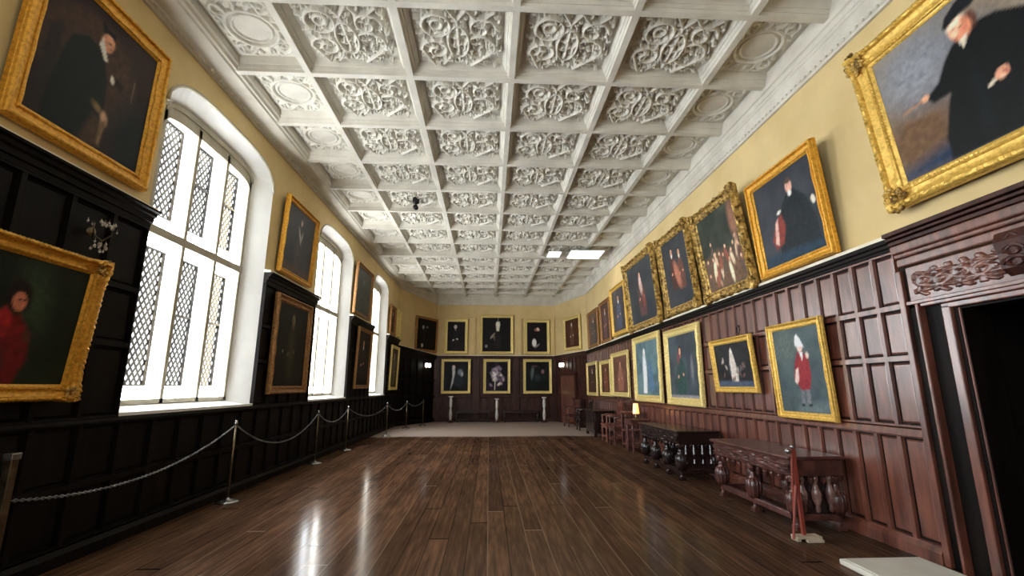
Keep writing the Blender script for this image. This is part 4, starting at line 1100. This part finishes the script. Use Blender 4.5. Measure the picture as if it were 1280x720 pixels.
# ------------------------------------------------------------------ barrier of posts and chains on the left
posts = [(-3.33, 3.62, 1.0), (-3.35, 6.63, 1.0), (-3.36, 9.75, .98), (-3.34, 11.7, 1.0), (-3.08, 14.9, .97), (-2.95, 17.6, .97), (-2.55, 19.0, .97)]
plabels = ['nearest brass barrier post with a thick square shaft, at the left edge of the floor', 'slim barrier post below the nearest window, first beyond the thick one',
           'barrier post under the very dark portrait between the windows', 'barrier post standing below the second window', 'barrier post beyond the second window, the third from the far end', 'last but one barrier post towards the end wall', 'last barrier post, nearest the end wall']
for i, (x, y, h) in enumerate(posts):
    r = empty('barrier_post', (x, y, 0)); tag(r, plabels[i], 'barrier post', 'barrier posts along the windows')
    if i == 0:
        b = MB(); b.box(-.028, .028, -.028, .028, .03, h - .04, .006); b.build('shaft', 'steel', r)
    else:
        b = MB(); b.lathe([(.014, .03), (.014, h - .03)], (0, 0, 0), 10); b.build('shaft', 'steel', r, True)
    b = MB(); b.lathe([(.14, 0), (.14, .012), (.11, .028), (.03, .04), (.02, .06)], (0, 0, 0), 20); b.build('base', 'chrome', r, True)
    b = MB()
    if i == 0: b.box(-.036, .036, -.036, .036, h - .05, h, .008)
    else: b.lathe([(.014, h - .04), (.026, h - .03), (.026, h - .012), (.014, h - .006), (.020, h + .006), (.012, h + .02)], (0, 0, 0), 12)
    b.build('cap', 'chrome', r, i > 0)
LINK = None
def link_mesh():
    """one oval chain link, long axis x"""
    v = []; f = []; n, k = 10, 5; rr = .0048
    for i in range(n):
        a = 2 * PI * i / n; c = (.017 * math.cos(a), .009 * math.sin(a))
        t = (math.cos(a), math.sin(a))
        for j in range(k):
            q = 2 * PI * j / k; v.append((c[0] + t[0] * rr * math.cos(q), c[1] + t[1] * rr * math.cos(q), rr * math.sin(q)))
    for i in range(n):
        for j in range(k): f.append((i * k + j, ((i + 1) % n) * k + j, ((i + 1) % n) * k + (j + 1) % k, i * k + (j + 1) % k))
    return v, f
LV, LF = link_mesh()
def chain(p, q, sag, label, zp=None):
    p, q = Vector(p), Vector(q); n0 = 60
    pts = []
    for i in range(n0 + 1):
        t = i / n0; w = p.lerp(q, t); w.z -= sag * 4 * t * (1 - t); pts.append(w)
    L = sum((pts[i + 1] - pts[i]).length for i in range(n0)); k = int(L / .0275)
    b = MB(); acc = 0; j = 0; seg = (pts[1] - pts[0]).length; start = 0
    for i in range(k):
        s = (i + .5) * L / k
        while s > start + seg and j < n0 - 1:
            start += seg; j += 1; seg = (pts[j + 1] - pts[j]).length
        c = pts[j].lerp(pts[j + 1], (s - start) / seg); d = (pts[j + 1] - pts[j]).normalized()
        u = d.cross(Vector((0, 0, 1))).normalized(); w = u.cross(d)
        if i % 2: u, w = w, u
        b.add([tuple(c + d * x + u * y + w * z) for x, y, z in LV], LF)
    o = b.build('barrier_chain', 'chain', smooth=True)
    tag(o, label, 'chain', 'chains slung between the barrier posts')
tops = [Vector((x, y, h - .05)) for x, y, h in posts]
tops[0].z = .67
sags = [.02, .24, .24, .20, .24, .2, .16]
chl = ['longest chain, slung from the thick near post to the slim post below the nearest window', 'chain sagging from the nearest window to the post under the very dark portrait', 'chain slung below the second window, between its two posts',
       'chain sagging beyond the second window', 'chain below the third window', 'last chain, nearest the end wall']
for i in range(6):
    a, c = tops[i].copy(), tops[i + 1].copy()
    dv = (c - a).normalized() * .028
    chain(a + dv * (1.7 if i == 0 else 1), c - dv, [.20, .36, .22, .24, .22, .16][i], chl[i])
chain((-3.34, 1.6, .93), tops[0] - Vector((0, .05, 0)), .12, 'short end of chain leaving the left edge behind the thick near post')

# ------------------------------------------------------------------ small fittings
def sconce(name, pos, rot, label, group=None):
    r = empty(name, pos, (0, 0, rot)); tag(r, label, 'wall light', group)
    b = MB(); b.lathe([(.045, -.001), (.045, -.015), (.02, -.03)], (0, 0, 0), 14, 'y'); b.build('back_plate', 'steel', r, True)
    for s in (-1, 1):
        b = MB(); b.tube([(0, -.02, 0), (s * .04, -.07, -.03), (s * .10, -.10, -.01), (s * .105, -.10, .04)], .008, 6); b.build('arm', 'steel', r, True)
        b = MB(); b.lathe([(.03, .03), (.055, .05), (.065, .13), (.045, .20)], (s * .105, -.10, 0), 14); b.build('lamp_shade', 'bulb_glow', r, True)
sconce('wall_sconce', plan_frame(PATH[1], PATH[2], 1.87, 2.24, .07), aL, 'twin white-shaded wall light on the dark canted corner left of the end wall')
sconce('wall_sconce', plan_frame(PATH[3], PATH[4], .93, 2.26, .07), aR, 'twin white-shaded wall light over the boarded door right of the end wall')
r = empty('crystal_sconce', (-3.545, 4.13, 2.80), (0, 0, PI / 2)); tag(r, 'crystal-drop wall sconce on the shade-darkened panelling before the nearest window', 'wall light')
b = MB(); b.lathe([(.05, 0), (.05, -.012), (.03, -.03)], (0, 0, 0), 14, 'y'); b.build('back_plate', 'steel', r, True)
rn2 = random.Random(2)
for s in (-1, 1):
    b = MB(); b.tube([(0, -.02, -.02), (s * .05, -.08, -.07), (s * .10, -.11, .0), (s * .10, -.11, .05)], .007, 6); b.build('arm', 'steel', r, True)
for k in range(26):
    b = MB(); up = k < 14
    c_ = (rn2.uniform(-.12, .12), -.06 - .09 * rn2.random(), .05 + rn2.uniform(-.03, .06)) if up else (rn2.uniform(-.07, .10), -.06 - .08 * rn2.random(), -.13 + rn2.uniform(-.06, .04))
    b.ball(c_, .007 + .006 * rn2.random(), 6, 1.6); b.tube([(c_[0], c_[1], c_[2] + .01), (c_[0], c_[1], c_[2] + .03)], .002, 4)
    b.build('crystal_drop', 'crystal', r)
# hook ring on the red panelling
b = MB()
ring = [(3.775, 6.92 + .045 * math.cos(a), 2.30 + .055 * math.sin(a)) for a in np.linspace(0, 2 * PI, 17)]
b.tube(ring, .008, 6); b.box(3.775, 3.80, 6.91, 6.93, 2.345, 2.37)
tag(b.build('iron_ring', 'iron'), 'small black iron ring above the small landscape picture', 'hook')

# ceiling spotlight and glowing panels made up for bright ceiling patches
r = empty('ceiling_spotlight', (-1.66, 9.85, ZB)); tag(r, 'small black spotlight fixed among the ceiling coffers', 'spotlight')
b = MB(); b.lathe([(.075, .172), (.075, -.01), (.05, -.02)], (0, 0, 0), 16); b.build('mount', 'iron', r, True)
b = MB(); b.tube([(0, 0, -.02), (0, .02, -.08)], .012, 6); b.build('stem', 'iron', r)
b = MB(); b.lathe([(.035, -.09), (.055, -.06), (.06, .03), (.045, .07)], (0, 0, 0), 16, 'y'); o = b.build('lamp_head', 'iron', r, True); o.location = (0, .02, -.10); o.rotation_euler = (.5, 0, .3)
r = empty('ceiling_bright_patch', (2.86, 13.45, ZB - .10)); tag(r, 'large glowing white panel made up for a bright ceiling patch near the right cornice', 'bright patch', 'glowing white ceiling patches')
b = MB(); b.box(-.50, .50, -.42, .42, .0, .03, .005)
for sx in (-.3, .3): b.box(sx - .01, sx + .01, -.01, .01, .03, .11)
b.build('patch_backing', 'patch_white', r)
b = MB(); b.box(-.48, .48, -.40, .40, -.008, 0); b.build('glowing_face', 'patch_glow', r)
r = empty('ceiling_bright_patch', (1.93, 13.55, ZB - .08)); tag(r, 'smaller glowing white panel made up for a bright ceiling patch, left of the large one', 'bright patch', 'glowing white ceiling patches')
b = MB(); b.box(-.20, .20, -.30, .30, .0, .025, .005)
for sx in (-.1, .1): b.box(sx - .008, sx + .008, -.35, -.33, .0, .09); b.box(sx - .008, sx + .008, -.35, -.1, .02, .03)
b.build('patch_backing', 'patch_white', r)
b = MB(); b.box(-.18, .18, -.28, .28, -.008, 0); b.build('glowing_face', 'patch_glow', r)

# ------------------------------------------------------------------ camera, world, view
f_px, VX, VY = 585., 611., 484.
d = Vector((VX - 640, -(VY - 360), f_px)).normalized()
u = Vector((0, f_px, VY - 360)).normalized(); u = (u - d * u.dot(d)).normalized()
rr = u.cross(d)
if rr.x < 0: rr = -rr
Rw = Matrix((rr, d, u))            # camera (x right, y up, z forward) -> world
xw, yw, zw = (Rw @ Vector(e) for e in ((1, 0, 0), (0, 1, 0), (0, 0, 1)))
cam = D.cameras.new('camera'); co = D.objects.new('camera', cam); COL.objects.link(co)
mw = Matrix(((xw.x, yw.x, -zw.x, 0), (xw.y, yw.y, -zw.y, 0), (xw.z, yw.z, -zw.z, 1.45), (0, 0, 0, 1)))
co.matrix_world = mw
cam.sensor_width = 36; cam.lens = f_px / 1280 * 36; cam.clip_start = .05; cam.clip_end = 100
SC.camera = co
w = D.worlds.new('daylight'); SC.world = w; w.use_nodes = True
bg = w.node_tree.nodes['Background']; bg.inputs[0].default_value = (.8, .9, 1, 1); bg.inputs[1].default_value = 1.0
SC.view_settings.view_transform = 'Standard'; SC.view_settings.look = 'None'
SC.view_settings.gamma = 1; SC.view_settings.use_curve_mapping = False
SC.view_settings.exposure = 1.06
SC.cycles.use_denoising = True
SC.cycles.max_bounces = 10; SC.cycles.diffuse_bounces = 6; SC.cycles.glossy_bounces = 4
SC.cycles.sample_clamp_indirect = 8
